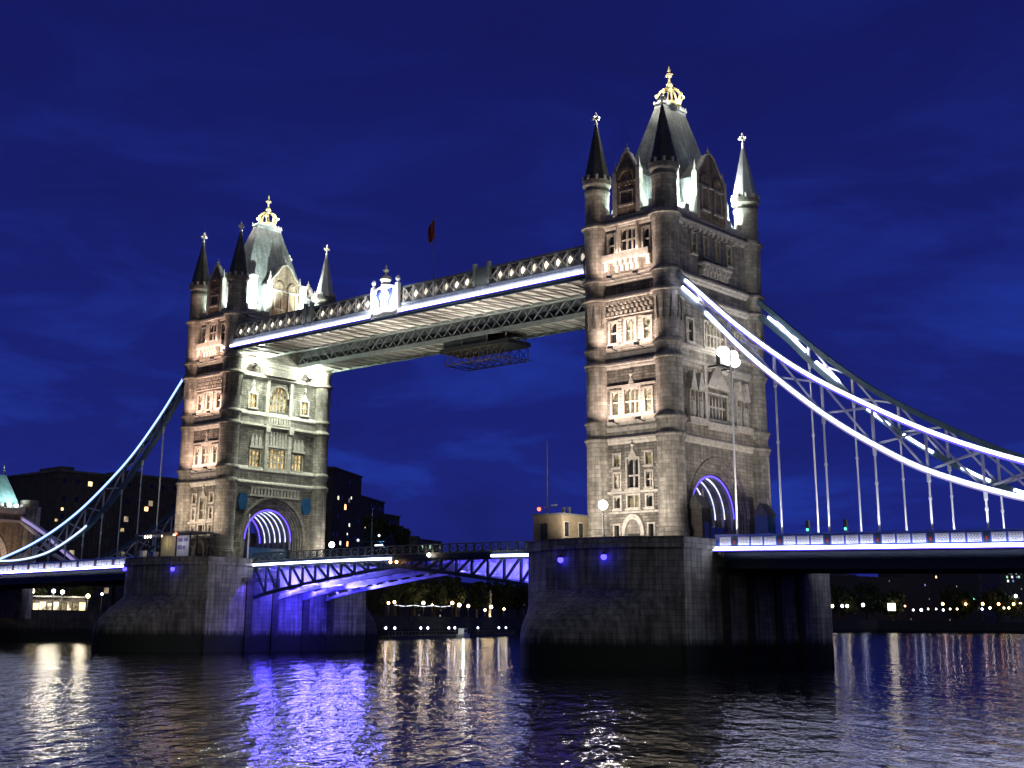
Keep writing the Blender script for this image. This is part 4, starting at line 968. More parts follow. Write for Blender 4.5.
# flood bank on the near tower ledge
p = on_x(725, 357, 7.2)
Fl = thing('floodlight_bank', 'glaring white floodlight bank in front of the near tower face', 'floodlight', (7.2, p.y, p.z))
m = MB(); m.box(-1.9, -.1, -1.5, -1.35, -1.3, -1.1); m.box(-1.9, -.1, 1.35, 1.5, -1.3, -1.1); m.box(-.3, .0, -1.8, 1.8, -1.35, -1.15); m.build('bracket', 'dark', Fl)
m = MB()
for y in (-1.05, .05, 1.15): m.box(-.25, .3, y - .52, y + .52, -1.1, .3 + .5 * (y < -.5)); 
m.build('lamp_head', 'dark', Fl)
m = MB()
for y, z, r_ in ((-1.2, .35, .75), (-.2, -.3, .8), (.8, .2, .7), (1.3, -.5, .65)): m.ball((.5, y, z), r_, 10, .9)
m.build('lamp_glass', 'flood', Fl)
# floodlights on the far tower, under the walkway
for px, py, lab in ((258, 361, 'glaring floodlight on the far tower face, left one below the walkway'), (311, 376, 'glaring floodlight on the far tower face, right one by the turret')):
    p = on_x(px, py, -75.6)
    L = thing('tower_floodlight', lab, 'floodlight', (-75.6, p.y, p.z), 'floodlights under the high walkway')
    m = MB(); m.bar((-1.3, 0, -.9), (0, 0, -.5), .2); m.box(-.3, .3, -.5, .5, -.55, -.3); m.build('bracket', 'dark', L)
    m = MB(); m.ball((0, 0, .15), .5, 10); m.build('lamp_glass', 'flood', L)
    lamp('POINT', (-74.7, p.y, p.z + .1), 2600, (.90, 1.0, .84), size=.4)
    lamp('SPOT', (-73.4, p.y * .9, p.z - .6), 5200, (.88, 1.0, .82), (-77, p.y * .6, 27), .4, angle=100, blend=.9)
lamp('SPOT', (-63, -3.5, 44.0), 9000, (.92, 1.0, .84), (-77, 0, 27), .5, angle=60, blend=.8)
# soffit wash from spots at bascule deck level
for x in (-52, -36, -20): lamp('SPOT', (x, -13, 13.6), 44000, (1.0, .93, .83), (x, -6.5, 45), .5, angle=52, blend=.8)
for x in (-58, -26): lamp('SPOT', (x, 6.8, 13.8), 7000, (.85, 1.0, .85), (x, 6.8, 45), .5, angle=58, blend=.8)

# hut and signal mast on the near pier
H = thing('control_hut', 'small flat roofed control hut on the near pier, lit cream on one side', 'hut', (-7.9, -13.0, 13.05))
m = MB(); m.box(-2.3, 1.9, -2.2, 2.6, 0, 3.0); m.build('wall', 'hutw', H)
m = MB(); m.box(-2.5, 2.1, -2.4, 2.8, 3.0, 3.2); m.box(.6, .9, -.6, -.3, 3.2, 4.0); m.box(.6, .9, .4, .7, 3.2, 4.1); m.build('roof', 'grey', H)
for y in (-1.4, 1.2):
    m = MB(); m.box(1.9, 1.96, y - .45, y + .45, .5, 2.3); wn = m.build('window', 'trim', H); m = MB(); m.box(1.96, 1.98, y - .36, y + .36, .58, 2.2); m.build('pane', 'wdark', wn)
m = MB(); m.box(-1.2, -.2, -2.26, -2.2, 0, 2.1); m.build('door', 'dark', H)
lamp('POINT', (-3.0, -13.4, 14.6), 3.5, (1, .82, .55), size=.2)
p = on_y(533, 510, -12)
S = thing('signal_mast', 'tall thin signal mast with a red lamp behind the hut', 'mast', (-11.2, -11.5, 13.0))
m = MB(); m.lathe((0, 0, 0), [(.12, 0), (.09, 6), (.06, 12), (.02, 12.3)], 6); m.bar((-1.2, 0, 4.4), (1.4, 0, 4.4), .08); m.bar((1.2, 0, 4.4), (1.2, 0, 5.3), .06); m.build('pole', 'grey', S)
m = MB(); m.ball((-1.2, -.1, 4.2), .22, 8); m.build('red_lamp', 'lampred', S); m = MB(); m.box(.6, 1.5, -.1, .1, 4.5, 4.65); m.build('arm', 'white', S)
S = thing('signal_mast', 'blue signal mast with crossbars standing beside the left bascule', 'mast', (-60, 5.6, 12.4))
m = MB(); m.lathe((0, 0, 0), [(.12, 0), (.12, 4.5), (.05, 8.3)], 6); m.build('pole', 'teal', S)
m = MB(); m.bar((-1.8, -1.2, 2.6), (1.8, 1.2, 2.6), .16); m.bar((-1.6, -1.1, 3.4), (1.6, 1.1, 3.4), .14); m.bar((-1.8, -1.2, 2.6), (0, 0, 4.6), .08); m.bar((1.8, 1.2, 2.6), (0, 0, 4.6), .08); m.build('crossbar', 'shieldb', S)
m = MB(); m.ball((-1.7, -1.2, 3.6), .2, 8); m.ball((1.0, .6, 4.3), .18, 8); m.box(.4, 2.0, .3, .5, 2.75, 2.95); m.build('signal_lamp', 'lampdim', S) if 'lampdim' in M else m.build('signal_lamp', 'wwhite', S)
# white pole before the far arch
Wp = thing('white_pole', 'plain white pole in front of the far tower archway', 'pole', (-75.2, -5.9, 13.05)); m = MB(); m.lathe((0, 0, 0), [(.14, 0), (.1, 6.6), (.14, 6.65), (.03, 6.9)], 8); m.build('pole', 'white', Wp)
lamp('POINT', (-73.6, -6.9, 15), 30, (1, .95, .85), size=.2)
# ticket kiosk on the far pier
K = thing('ticket_kiosk', 'low canopied kiosk with cream screens and a poster board beside the far tower', 'kiosk', (-82.3, -14.2, 13.05))
m = MB(); m.box(-8.6, 6.2, -1.6, 2.6, 3.55, 3.8); m.build('canopy', 'grey', K)
for x in (-8.2, -5.0, -1.9, 2.3, 5.7):
    for y in (-1.4, 2.3): m = MB(); m.box(x - .09, x + .09, y - .09, y + .09, 0, 3.55); m.build('post', 'dark', K)
for a, b in ((-1.7, .2), (.3, 2.1)): m = MB(); m.box(a, b, -1.35, -1.25, .1, 3.3); m.build('screen', 'fabric', K)
m = MB(); m.box(2.5, 5.5, -1.42, -1.3, .1, 3.2); pb = m.build('poster_board', 'poster', K)
m = MB(); m.box(2.8, 3.9, -1.46, -1.425, 2.3, 2.8); m.box(4.2, 5.2, -1.46, -1.425, 2.3, 2.8); m.box(2.8, 3.8, -1.46, -1.425, 1.2, 1.8); m.box(4.0, 4.6, -1.46, -1.425, 1.2, 1.7); m.build('poster_block', 'posterink', pb)
m = MB()
for x in (-6.3, -5.6, -4.9, -2.0, 1.3): m.ball((x, -1.2, 3.3), .16, 8)
m.build('lamp_bulb', 'lampk', K) if 'lampk' in M else m.build('lamp_bulb', 'lampfar', K)
m = MB(); m.ball((2.35, -1.6, 3.5), .2, 8); m.build('red_lamp', 'lampred', K)
for k, (x, c) in enumerate(((-6.9, 'white'), (-4.4, 'bluep'), (-3.2, 'white'))):
    m = MB(); m.box(x - .5, x + .5, -1.3, -.6, 0, 1.0 + .3 * (k == 0)); m.box(x - .3, x + .3, -1.31, -1.2, .3, .8); m.build('counter', c, K)
lamp('POINT', (-82.2, -16.6, 15.4), 26, (1, .85, .5), size=.3); lamp('POINT', (-87.9, -15.6, 15.6), 40, (1, .9, .75), size=.2); lamp('POINT', (-78.3, -17.2, 15.2), 48, (.9, .9, 1), size=.3)
# gatehouses flanking the land side of the near tower arch, far tower likewise
def booth(loc, label, mat, sg):
    G = thing('stone_booth', label, 'booth', loc, 'stone booths beside the road arches'); G.scale = (.8, .8, .85)
    m = MB(); m.box(-1.1, 1.1, -1.1, 1.1, 0, 4.2); m.build('wall', mat, G)
    m = MB(); m.fprism(Frame((0, -1.3, 0), (1, 0, 0), (0, 1, 0)), [(-1.4, 4.2), (1.4, 4.2), (0, 6.0)], 0, 2.6); rf = m.build('roof', 'gable' if mat == 'gable' else 'dslate', G)
    m = MB(); m.lathe((0, 1.0, 5.8), [(.15, 0), (.2, .4), (.04, 1.1)], 6); m.build('finial', 'trim', rf)
    m = MB(); m.box(1.1 * sg - .04, 1.1 * sg + .04, -.55, .55, .2, 2.4); m.build('door', 'bluep', G)
booth((7.4, 6.6, 13.05), 'small gabled booth right of the near arch, painted blue', 'bluedk', 1)
booth((7.2, -7.1, 13.05), 'small dark stone booth left of the near arch', 'bdark', 1)
booth((-89.7, 6.0, 13.05), 'gabled stone booth seen through the far tower arch', 'gable', -1)
Hd = thing('hoarding', 'blue hoarding across the road inside the far arch', 'barrier', (-78.6, 0, 13.05)); m = MB(); m.box(-.08, .08, -3.4, 4.6, .1, 2.1); m.build('panel', 'shieldb', Hd); m = MB()
for y in (-3, -1, 1, 3, 4.4): m.box(-.5, .5, y - .06, y + .06, 0, .1); m.box(-.4, -.1, y - .05, y + .05, .1, 1.9)
m.build('post', 'dark', Hd)
Hd = thing('hoarding', 'dark blue hoarding across the road inside the near arch', 'barrier', (3.2, 0, 13.05)); m = MB(); m.box(-.08, .08, -4.0, 4.4, .1, 2.2); m.build('panel', 'bluep', Hd); m = MB()
for y in (-3, -1, 1, 3, 4.2): m.box(-.5, .5, y - .06, y + .06, 0, .1); m.box(-.4, -.1, y - .05, y + .05, .1, 1.9)
m.build('post', 'dark', Hd)
# traffic lights on the right span
for px, lab in ((846, 'green traffic light on the right span, the right one of two'), (808, 'green traffic light on the right span, the left one of two')):
    p = on_y(px, 530, 7.6); zb = deck_z(p.x) + .5
    Tl = thing('traffic_light', lab, 'traffic light', (p.x, p.y, zb), 'traffic lights on the right span')
    m = MB(); m.lathe((0, 0, 0), [(.07, 0), (.07, 2.9)], 6); m.build('pole', 'dark', Tl); m = MB(); m.box(-.2, .2, -.2, .2, 2.2, 3.5); m.build('signal_head', 'dark', Tl)
    m = MB(); m.ball((.05, -.22, 2.45), .15, 8); m.build('green_lens', 'lampgrn', Tl); 

# ================================================================== water, far bank
def water_mat():
    m = bpy.data.materials.new('river water'); m.use_nodes = True; nt = nt_new(m)
    out = node(nt, 'ShaderNodeOutputMaterial'); p = node(nt, 'ShaderNodeBsdfPrincipled')
    p.inputs['Base Color'].default_value = (.008, .010, .014, 1); p.inputs['Roughness'].default_value = .06; p.inputs['IOR'].default_value = 1.33
    t = node(nt, 'ShaderNodeTexCoord')
    h = None
    for sx_, sy_, amp, rot in ((.60, .16, .23, 0.0), (1.25, .48, .092, .25), (2.5, 1.5, .042, -.3), (6.0, 4.4, .010, .5)):
        mp = node(nt, 'ShaderNodeMapping'); mp.vector_type = 'POINT'; mp.inputs['Rotation'].default_value = (0, 0, -YAW + rot)
        sc2 = node(nt, 'ShaderNodeMapping'); sc2.inputs['Scale'].default_value = (sx_, sy_, 1)
        nt.links.new(t.outputs['Object'], mp.inputs[0]); nt.links.new(mp.outputs[0], sc2.inputs[0]); mp = sc2; sc = 1.0
        n = node(nt, 'ShaderNodeTexNoise', Scale=sc, Detail=2.5, Roughness=.5); nt.links.new(mp.outputs[0], n.inputs['Vector'])
        k = math_n(nt, 'MULTIPLY', n.outputs[0], amp); h = k if h is None else math_n(nt, 'ADD', h, k)
    b = node(nt, 'ShaderNodeBump', Strength=1.0, Distance=1.0); nt.links.new(h, b.inputs['Height']); nt.links.new(b.outputs[0], p.inputs['Normal'])
    nt.links.new(p.outputs[0], out.inputs[0]); return m
M['water'] = water_mat()
m = MB(); m.add([(-2500, -1500, WATER), (2500, -1500, WATER), (2500, 9000, WATER), (-2500, 9000, WATER)], [(0, 1, 2, 3)])
tag(m.build('water', 'water'), 'dark rippled river water reflecting the lights', kind='structure')

BANK = [(-178, -1500), (-178, 70), (-213, 185), (-290, 320), (-420, 720), (-470, 1000), (-430, 1300), (-250, 1700), (600, 2400), (3500, 3200)]
BZ = [5.0, 5.0, 5.0, 5.6, 8.0, 9.0, 9.5, 10, 11, 12]
m = MB(); vs_ = []
for (x, y), z in zip(BANK, BZ): vs_ += [(x, y, -3), (x, y, z), (x - 5000, y + 5000, z + 2)]
m.add(vs_, [(3 * i + 1, 3 * i + 4, 3 * i + 5, 3 * i + 2) for i in range(len(BANK) - 1)])
tag(m.build('far_bank', 'bank'), 'dark far river bank', kind='structure')
m = MB()
for i in range(len(BANK) - 1):
    (x0, y0), (x1, y1) = BANK[i], BANK[i + 1]; z0, z1 = BZ[i] + .9, BZ[i + 1] + .9
    m.hexa([(x0, y0, -3), (x1, y1, -3), (x1 - 1, y1, -3), (x0 - 1, y0, -3), (x0, y0, z0), (x1, y1, z1), (x1 - 1, y1, z1), (x0 - 1, y0, z0)])
tag(m.build('quay_wall', 'quay'), 'long dark stone quay wall along the far bank', 'river wall')

def bank_at(px, off=6.0):                       # point on the bank, off metres behind the quay edge, seen at column px
    d = ray(px, 620)
    for i in range(len(BANK) - 1):
        (x0, y0), (x1, y1) = BANK[i], BANK[i + 1]
        n = Vector((-(y1 - y0), x1 - x0)).normalized(); a = Vector((x0, y0)) + n * off; b = Vector((x1, y1)) + n * off
        e = b - a; den = d.x * e.y - d.y * e.x
        if abs(den) < 1e-9: continue
        t = ((a.x - CAMP.x) * e.y - (a.y - CAMP.y) * e.x) / den; s = ((a.x - CAMP.x) * d.y - (a.y - CAMP.y) * d.x) / den
        if t > 0 and -.03 <= s <= 1.03:
            z = BZ[i] + (BZ[i + 1] - BZ[i]) * s; return Vector((CAMP.x + d.x * t, CAMP.y + d.y * t, z + off * .0003 + .02)), t * math.hypot(d.x, d.y)
    raise ValueError('no bank at %s' % px)
def z_at(px, py, P):                            # height of pixel (px,py) over the spot P
    d = ray(px, py); return CAMP.z + d.z * (math.hypot(P.x - CAMP.x, P.y - CAMP.y) / math.hypot(d.x, d.y))

def block(px0, px1, py, off, deep, label, mat, wins, name='apartment_block', cat='building', group=None, roof=True, dome=False):
    (A, _), (B, _) = bank_at(px0, off), bank_at(px1, off)
    zt = z_at((px0 + px1) / 2, py, (A + B) / 2); base = min(A.z, B.z) - .5
    u = Vector((B.x - A.x, B.y - A.y, 0)); L = u.length; u.normalize(); n = Vector((u.y, -u.x, 0))
    if n.dot(Vector((CAMP.x - A.x, CAMP.y - A.y, 0))) < 0: n = -n
    T = thing(name, label, cat, (A.x, A.y, base), group)
    F = Frame((0, 0, 0), u, n); H_ = zt - base
    m = MB(); m.fbox(F, 0, L, 0, H_, -deep, 0); m.build('wall', mat, T)
    if roof: m = MB(); m.fbox(F, -.4, L + .4, H_, H_ + .6, -deep - .4, .4); m.fbox(F, L * .3, L * .5, H_ + .6, H_ + 2.6, -deep * .7, -deep * .3); m.build('roof', 'bgrey', T)
    st = 3.2; nf = max(1, min(8, int(H_ / st))); nc = min(8, max(2, int(L / 3.5)))
    cells = [(i, j) for i in range(nc) for j in range(nf)]; rnd = random.Random(int(px0 * 7 + py)); rnd.shuffle(cells)
    sc = max(1.0, H_ / st / max(nf, 1)) * .55
    for i, j in cells[:26]:
        c, z = (i + .5) * L / nc, (j + .5) * H_ / nf
        m = MB(); m.fbox(F, c - .85, c + .85, z - .9, z + .9, -.05, .08); wn = m.build('window', 'bgrey', T); m = MB(); m.fbox(F, c - .7, c + .7, z - .75, z + .75, .08, .1); m.build('pane', rnd.choice(('wdark', 'wdark', 'wdark', 'wdark', 'fwd')), wn)
    for (wx, wy, wm, ws) in wins:               # the windows that are lit in the photograph
        d = ray(wx, wy); a = Vector((A.x, A.y, 0)); den = d.x * n.x + d.y * n.y
        t = ((a.x - CAMP.x) * n.x + (a.y - CAMP.y) * n.y) / den; Pp = CAMP + d * t
        c = (Pp.x - A.x) * u.x + (Pp.y - A.y) * u.y; z = Pp.z - base
        if not (0 < c < L and 0 < z < H_ + .5): continue
        m = MB(); m.fbox(F, c - ws - .15, c + ws + .15, z - ws - .15, z + ws + .15, -.05, .12); wn = m.build('window', 'bgrey', T); m = MB(); m.fbox(F, c - ws, c + ws, z - ws, z + ws, .12, .15); m.build('pane', wm, wn)
    return T
M['fwy'] = glow('far yellow window', (1, .72, .3), 2.2, .3); M['fww'] = glow('far white window', (.9, 1, .85), 1.6, .4); M['fwo'] = glow('far orange window', (1, .5, .2), 3, .3)
M['fwg'] = glow('far green window', (.6, 1, .75), .8, .5); M['pav'] = glow('pavilion window', (1, .78, .5), 1.3, .9, .5); M['fwb'] = glow('far blue window', (.35, .4, 1), .5, .4)
block(46, 110, 474, 60, 30, 'dark blocky hotel behind the left chain with one yellow window', 'bdark', [(90, 484, 'fwy', .6), (62, 509, 'fwy', .35), (56, 520, 'wlit', .4)], 'hotel_building')
block(112, 182, 478, 70, 30, 'dark hotel wing between the left chain and the far tower', 'bdark', [(146, 509, 'fwo', .6), (122, 530, 'wlit', .5)], 'hotel_building')
block(328, 357, 473, 60, 25, 'dark apartment tower beside the far tower with a few lit windows', 'bdark', [(338, 498, 'fwy', .6), (345, 507, 'fwo', 1.0), (351, 498, 'fww', .5), (349, 525, 'fww', .6), (347, 534, 'fww', .4), (340, 543, 'wwhite', .7), (347, 544, 'fwo', .9)])
block(357, 381, 500, 75, 20, 'dark stepped block next to the apartment tower, behind the blue mast', 'bdark', [(357, 516, 'fwy', .5), (365, 527, 'fwy', .5)], 'apartment_block')
block(381, 397, 516, 75, 20, 'low dark block right of the blue signal mast', 'bdark', [], 'apartment_block')
block(384, 531, 584, 45, 12, 'long low dark terrace behind the quay trees below the bascules', 'bdark', [], 'terrace')
block(416, 440, 541, 110, 20, 'low pale greenish building on the horizon beyond the bascules', 'bgrey', [(422, 547, 'fwg', 1.0), (430, 547, 'fwg', 1.0)], 'low_building')
block(826, 906, 577, 60, 30, 'long dark warehouse on the far bank right of the near pier', 'bdark', [(824, 580, 'fwo', .8), (912, 568, 'fww', 1), (828, 608, 'wwhite', 2)], 'warehouse')
block(906, 982, 569, 90, 30, 'dark warehouse in the middle of the right bank, lights under its roof', 'bdark', [(932, 566, 'fww', 1.2), (944, 566, 'fww', 1.2), (936, 577, 'fwo', 1.2), (925, 585, 'fwb', 1.0), (913, 569, 'fwo', 1.2)], 'warehouse')
block(979, 1012, 566, 260, 30, 'bluish office block on the right bank with a lit stair', 'bgrey', [(982, 566, 'fwg', 1.4), (983, 570, 'fwg', 1.4), (984, 573, 'fwg', 1.2), (990, 586, 'fwo', 1.4)], 'office_block')
block(1004, 1050, 562, 120, 30, 'office block at the right edge with many pale lit windows', 'bgrey', [(1007 + (k % 4) * 4 + (k % 3), 565 + (k // 4) * 4, ('fwg', 'fww', 'fwb')[k % 3], 1.2) for k in range(18)], 'office_block')
# trees on the far bank
def tree_mesh(seed, hgt, wid, nleaf=2400):
    rnd = random.Random(seed); m = MB(); lob = []
    for k in range(9): a = rnd.uniform(0, 6.28); r_ = rnd.uniform(0, .33) * wid; lob.append((r_ * math.cos(a), r_ * math.sin(a), hgt * rnd.uniform(.42, .85), wid * rnd.uniform(.14, .26)))
    for k in range(nleaf):
        x, y, z, r_ = rnd.choice(lob); v = Vector((rnd.gauss(0, 1), rnd.gauss(0, 1), rnd.gauss(0, .85))).normalized() * r_ * rnd.uniform(.55, 1.08); c = Vector((x, y, z)) + v
        s = wid * rnd.uniform(.018, .04); a = Vector((rnd.gauss(0, 1), rnd.gauss(0, 1), rnd.gauss(0, 1))).normalized() * s; b = Vector((rnd.gauss(0, 1), rnd.gauss(0, 1), rnd.gauss(0, 1))).normalized() * s
        m.add([c - a - b, c + a - b, c + a + b, c - a + b], [(0, 1, 2, 3)])
    t = MB(); t.lathe((0, 0, 0), [(wid * .05, 0), (wid * .035, hgt * .3), (wid * .02, hgt * .6)], 7)
    for x, y, z, r_ in lob[:6]: t.bar((0, 0, hgt * .32), (x, y, z), wid * .02)
    return m, t
def plant(P, hgt, wid, seed, label, group):
    T = thing('tree', label, 'tree', (P.x, P.y, P.z - .3), group); c, t = tree_mesh(seed, hgt, wid); c.build('crown', 'leaf', T); t.build('trunk', 'bark', T); return T
TREES = [(366, 503, 30, 30), (381, 500, 44, 34), (398, 512, 38, 32), (410, 532, 30, 22), (395, 575, 8, 30), (414, 578, 10, 34), (434, 580, 12, 34), (456, 576, 8, 36), (476, 580, 14, 34), (500, 578, 10, 36), (518, 582, 14, 34), (840, 590, 14, 40), (868, 586, 18, 40), (893, 592, 14, 36), (958, 590, 20, 40), (1000, 592, 24, 40), (30, 575, 16, 26), (78, 572, 20, 28)]
WH = ['the tall tree right of the apartment tower', 'broad tree right of the blue signal mast', 'tree under the left end of the bascule gap', 'small tree on the horizon by the low pale building', 'dark tree at the left end of the quay below the bascules', 'dark tree above the left part of the string lights', 'dark tree above the middle of the string lights', 'dark tree above the right part of the string lights', 'dark tree left of the lit column on the quay', 'dark tree right of the lit column on the quay', 'dark tree beside the near pier, last under the bascules', 'dark tree by the white lamps right of the near pier', 'dark tree in front of the long warehouse', 'dark tree left of the bright sign on the right bank', 'dark tree before the middle warehouse', 'dark tree before the office blocks at the right edge', 'dark tree behind the pavilion lights, left one', 'dark tree behind the pavilion lights, right one']
for k, ((px, py, off, wpx), lab) in enumerate(zip(TREES, WH)):
    P, D = bank_at(px, off); h = z_at(px, py, P) - P.z; wd = wpx * D / FPX
    plant(P, max(h, 5) / .95, wd, 40 + k, lab, 'trees on the far bank')

def far_lamp(px, py, mat, r_px, label, group, off=2.5, energy=0, col=(1, 1, 1)):
    P, D = bank_at(px, off); z = z_at(px, py, P); h = max(z - P.z, 1.2); r_ = r_px * D / FPX
    L = thing('bank_lamp', label, 'street lamp', (P.x, P.y, P.z), group)
    m = MB(); m.lathe((0, 0, 0), [(.16, 0), (.08, h)], 6); m.build('lamp_post', 'dark', L); m = MB(); m.ball((0, 0, h), r_, 8); m.build('lamp_globe', mat, L)
    if energy: lamp('POINT', (P.x + .6, P.y - r_ - .6, P.z + h), energy, col, size=.5)
g1 = 'lamps over the pavilion at left'
for px, py, r_, lab in ((29, 591, 2.6, 'brightest white lamp above the left end of the pavilion'), (51, 591, 1.8, 'lamp above the middle of the pavilion, left of a pair'), (60, 592, 1.8, 'lamp above the middle of the pavilion, right of a pair'), (86, 596, 1.9, 'warm lamp right of the pavilion, close to the far pier')):
    far_lamp(px, py, 'lampcool' if px == 51 else 'lampamb' if px == 86 else 'lampfar', r_, lab, g1, 2.0, 900, (1, .88, .65))
far_lamp(100, 594, 'lampcool', 1.2, 'small bluish lamp between the pavilion and the far pier', g1)
g2 = 'lamps along the quay under the bascules'
for k, (px, py, r_) in enumerate(((388, 603, 1.3), (394, 602, 1.4), (423, 603, 1.6), (432, 605, 1.0), (452, 603, 1.6), (459, 605, 1.8), (468, 606, 1.5), (485, 610, 1.2), (491, 607, 1.6), (504, 609, 1.1))):
    far_lamp(px, py, 'lampamb', r_, ['first', 'second', 'third', 'fourth', 'fifth', 'sixth', 'seventh', 'eighth', 'ninth', 'tenth'][k] + ' lamp from the left on the quay below the bascules', g2, 3.0, 350, (1, .74, .42))
g3 = 'lamps along the right bank promenade'
RL = [(828, 606, 'lampcool', 1.4), (833, 606, 'lampfar', 1.4), (843, 606, 'lampcool', 1.4), (848, 606, 'lampfar', 1.4), (864, 605, 'lampcool', 1.6), (906, 606, 'lampor', .8), (914, 610, 'lampcool', .9), (922, 610, 'lampcool', 1.3), (929, 609, 'lampfar', .7), (937, 609, 'lampfar', .7), (944, 604, 'lampor', 1.3), (944, 610, 'lampcool', 1.0), (951, 609, 'lampfar', .8), (958, 609, 'lampfar', .8), (967, 604, 'lampor', 1.2), (976, 599, 'lampgrn2', .8), (983, 609, 'lampcool', 1.0), (984, 604, 'lampor', 1.4), (991, 608, 'lampfar', 1.0), (1000, 604, 'lampor', 1.3), (1005, 608, 'lampfar', .8), (1010, 608, 'lampfar', .9), (1015, 604, 'lampor', 1.3), (1018, 596, 'lampcool', 1.5), (1022, 604, 'lampor', 1.3)]
M['lampgrn2'] = glow('far green lamp', (.2, 1, .7), 8)
nm = {'lampcool': 'bluish', 'lampfar': 'white', 'lampor': 'orange', 'lampgrn2': 'green'}; cnt = {}
tot = {}
for r_ in RL: tot[r_[2]] = tot.get(r_[2], 0) + 1
ORD = ['first', 'second', 'third', 'fourth', 'fifth', 'sixth', 'seventh', 'eighth', 'ninth', 'tenth', 'eleventh', 'twelfth']
for px, py, mat, r_ in RL:
    k = cnt.get(mat, 0); cnt[mat] = k + 1
    lab = '%s %s lamp from the left on the right hand bank' % (ORD[k], nm[mat]) if tot[mat] > 1 else 'only %s lamp on the right hand bank' % nm[mat]
    far_lamp(px, py, mat, r_, lab, g3, 2.0 + (py < 606) * 6)
# bright sign box on the right bank
P, D = bank_at(892, 3); z = z_at(892, 607, P)
Sg = thing('light_box', 'bright white lit box on the right bank below the warehouse', 'light box', (P.x, P.y, P.z)); m = MB(); m.box(-3, 4, -.3, .3, z - P.z - 3.2, z - P.z + 3.2); m.build('lit_face', 'sign', Sg) if 'sign' in M else m.build('lit_face', 'lampfar', Sg)
m = MB(); m.box(-2.5, -2, -.2, .2, 0, z - P.z - 3.1); m.box(3, 3.5, -.2, .2, 0, z - P.z - 3.1); m.build('post', 'dark', Sg)
# riverside pavilion at left
(A, _), (B, _) = bank_at(24, 5), bank_at(84, 5)
Pv = thing('riverside_pavilion', 'low riverside pavilion with warm lit windows under the left span', 'pavilion', (A.x, A.y, A.z)); L = (B - A).length; u = (B - A).normalized(); u.z = 0; u.normalize(); F = Frame((0, 0, 0), u, (u.y, -u.x, 0))
m = MB(); m.fbox(F, 0, L, 0, 3.6, -8, 0); m.build('wall', 'bdark', Pv); m = MB(); m.fbox(F, -.5, L + .5, 3.6, 3.9, -8.5, 1.2); m.build('roof', 'grey', Pv)
for k in range(9):
    c = (k + .5) * L / 9; m = MB(); hw_ = L / 9 * (.3 + .08 * (k % 3)); m.fbox(F, c - hw_ - .1, c + hw_ + .1, .5, 2.7 - .3 * (k % 2), 0, .1); wn = m.build('window', 'bgrey', Pv); m = MB(); m.fbox(F, c - hw_, c + hw_, .6, 2.6 - .3 * (k % 2), .1, .13); m.build('pane', ('wdim', 'fwy', 'pav', 'pav', 'pav', 'wdim', 'pav', 'wdim', 'fwy')[k] if 'pav' in M else 'fwy', wn)
# string lights, lit column and jetty under the bascules
(A, _), (B, _) = bank_at(394, 2), bank_at(450, 2); za, zb = z_at(394, 605, A), z_at(450, 606, B)
St = thing('string_lights', 'string of white lights sagging along the quay below the bascules', 'string lights', (A.x, A.y, A.z)); m = MB(); N = 24
pts = [(A.lerp(B, k / N) + Vector((0, 0, za + (zb - za) * k / N - A.lerp(B, k / N).z - .3 * math.sin(k / N * math.pi * 3) ** 2)) - A) for k in range(N + 1)]
for k, (a, b) in enumerate(zip(pts[:-1], pts[1:])): m.bar(a, b, .05 + .09 * (k % 3 != 1))
m.build('light_strip', 'fww2', St) if 'fww2' in M else m.build('light_strip', 'wwhite', St)
m = MB()
for k in (0, 8, 16, 24): m.bar(Vector((pts[k].x, pts[k].y, 0)), pts[k], .14)
m.build('post', 'dark', St)
P, D = bank_at(490, 9); h = z_at(490, 590, P) - P.z
Cl = thing('lit_column', 'floodlit pale column among the trees near the near pier', 'column', (P.x, P.y, P.z)); m = MB(); m.lathe((0, 0, 0), [(1.0, 0), (1.0, .8), (.6, 1), (.5, h * .8), (.8, h * .85), (.3, h)], 8); m.build('shaft', 'cream', Cl); lamp('POINT', (P.x + 1.6, P.y - 1.6, P.z + 1.0), 500, (1, .7, .4), size=.3)
(A, _), (B, _) = bank_at(384, -5), bank_at(514, -5)
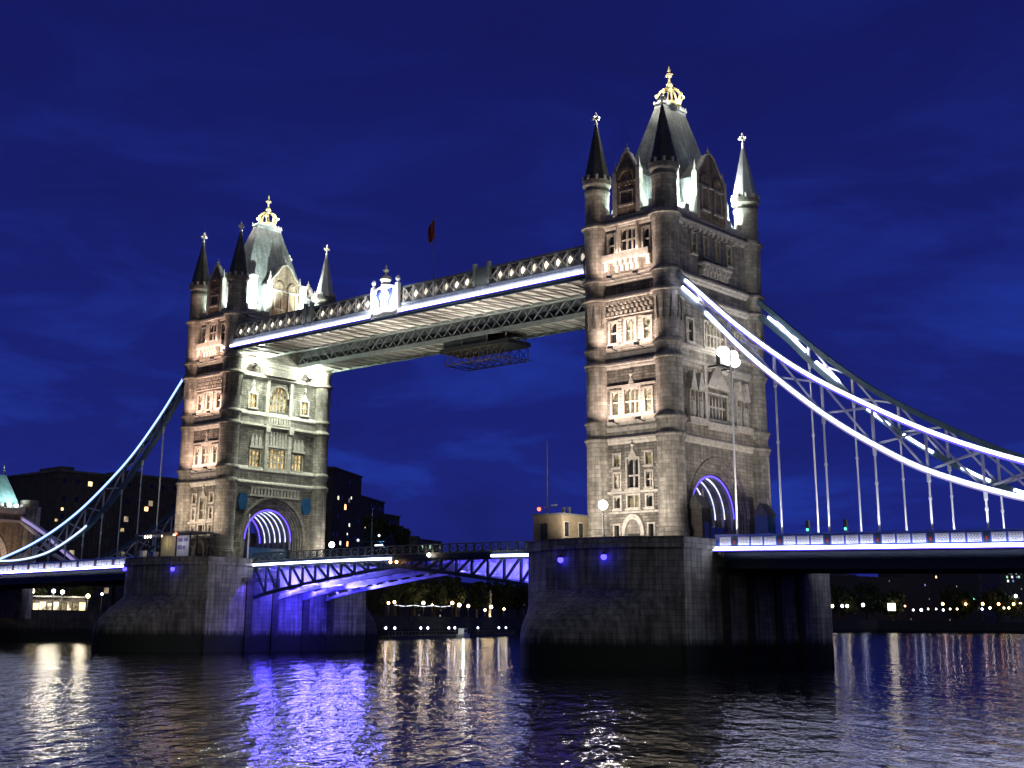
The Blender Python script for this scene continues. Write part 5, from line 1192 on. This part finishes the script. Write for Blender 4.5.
J = thing('jetty', 'dark floating jetty moored along the quay below the bascules', 'jetty', (A.x, A.y, WATER)); L = Vector((B.x - A.x, B.y - A.y, 0)).length; u = Vector((B.x - A.x, B.y - A.y, 0)).normalized(); F = Frame((0, 0, 0), u, (u.y, -u.x, 0))
m = MB(); m.fbox(F, 0, L, -.4, .9, -1.5, 1.5); m.build('pontoon', 'dark', J); m = MB()
for k in range(int(L / 3)): m.fbox(F, k * 3, k * 3 + .1, .9, 2.0, 1.3, 1.4)
m.fbox(F, 0, L, 1.95, 2.05, 1.3, 1.4); m.build('railing', 'grey', J)
for k, px in enumerate((386, 395, 421, 428, 449, 455, 478, 499, 506)):
    d = ray(px, 620); tt = ((A.x - CAMP.x) * F.n.x + (A.y - CAMP.y) * F.n.y) / (d.x * F.n.x + d.y * F.n.y); Pp = CAMP + d * tt
    L_ = thing('jetty_lamp', ORD[k] + ' small bluish lamp from the left along the jetty', 'lamp', (Pp.x, Pp.y, WATER + .9), 'lamps along the jetty'); m = MB(); m.lathe((0, 0, 0), [(.08, 0), (.06, 1.8)], 6); m.build('lamp_post', 'dark', L_); m = MB(); m.ball((0, 0, 2.0), .32, 8); m.build('lamp_globe', 'lampcool', L_)
d = ray(463, 630); tt = ((A.x + 4 - CAMP.x) * F.n.x + (A.y - 2 - CAMP.y) * F.n.y) / (d.x * F.n.x + d.y * F.n.y); Pp = CAMP + d * tt
Bt = thing('river_boat', 'small white cabin boat moored at the jetty', 'boat', (Pp.x, Pp.y, WATER)); F = Frame((0, 0, 0), u, (u.y, -u.x, 0))
m = MB(); m.fprism(F, [(-3.4, -.3), (3.0, -.3), (4.2, 1.1), (-3.8, 1.1)], -1.1, 1.1); m.build('hull', 'white', Bt)
m = MB(); m.fprism(F, [(-2.4, 1.1), (2.0, 1.1), (1.4, 2.7), (-2.2, 2.7)], -.9, .9); cb = m.build('cabin', 'white', Bt); m = MB(); m.fbox(F, -1.9, .9, 1.6, 2.4, .9, .95); m.build('window', 'wdark', cb)
m = MB(); m.fbox(F, -2.4, 1.6, 2.7, 2.82, -1.0, 1.0); m.build('roof', 'white', cb)
lamp('POINT', (Pp.x + 4, Pp.y - 4, 3.0), 160, (.9, 1, .95), size=.3)
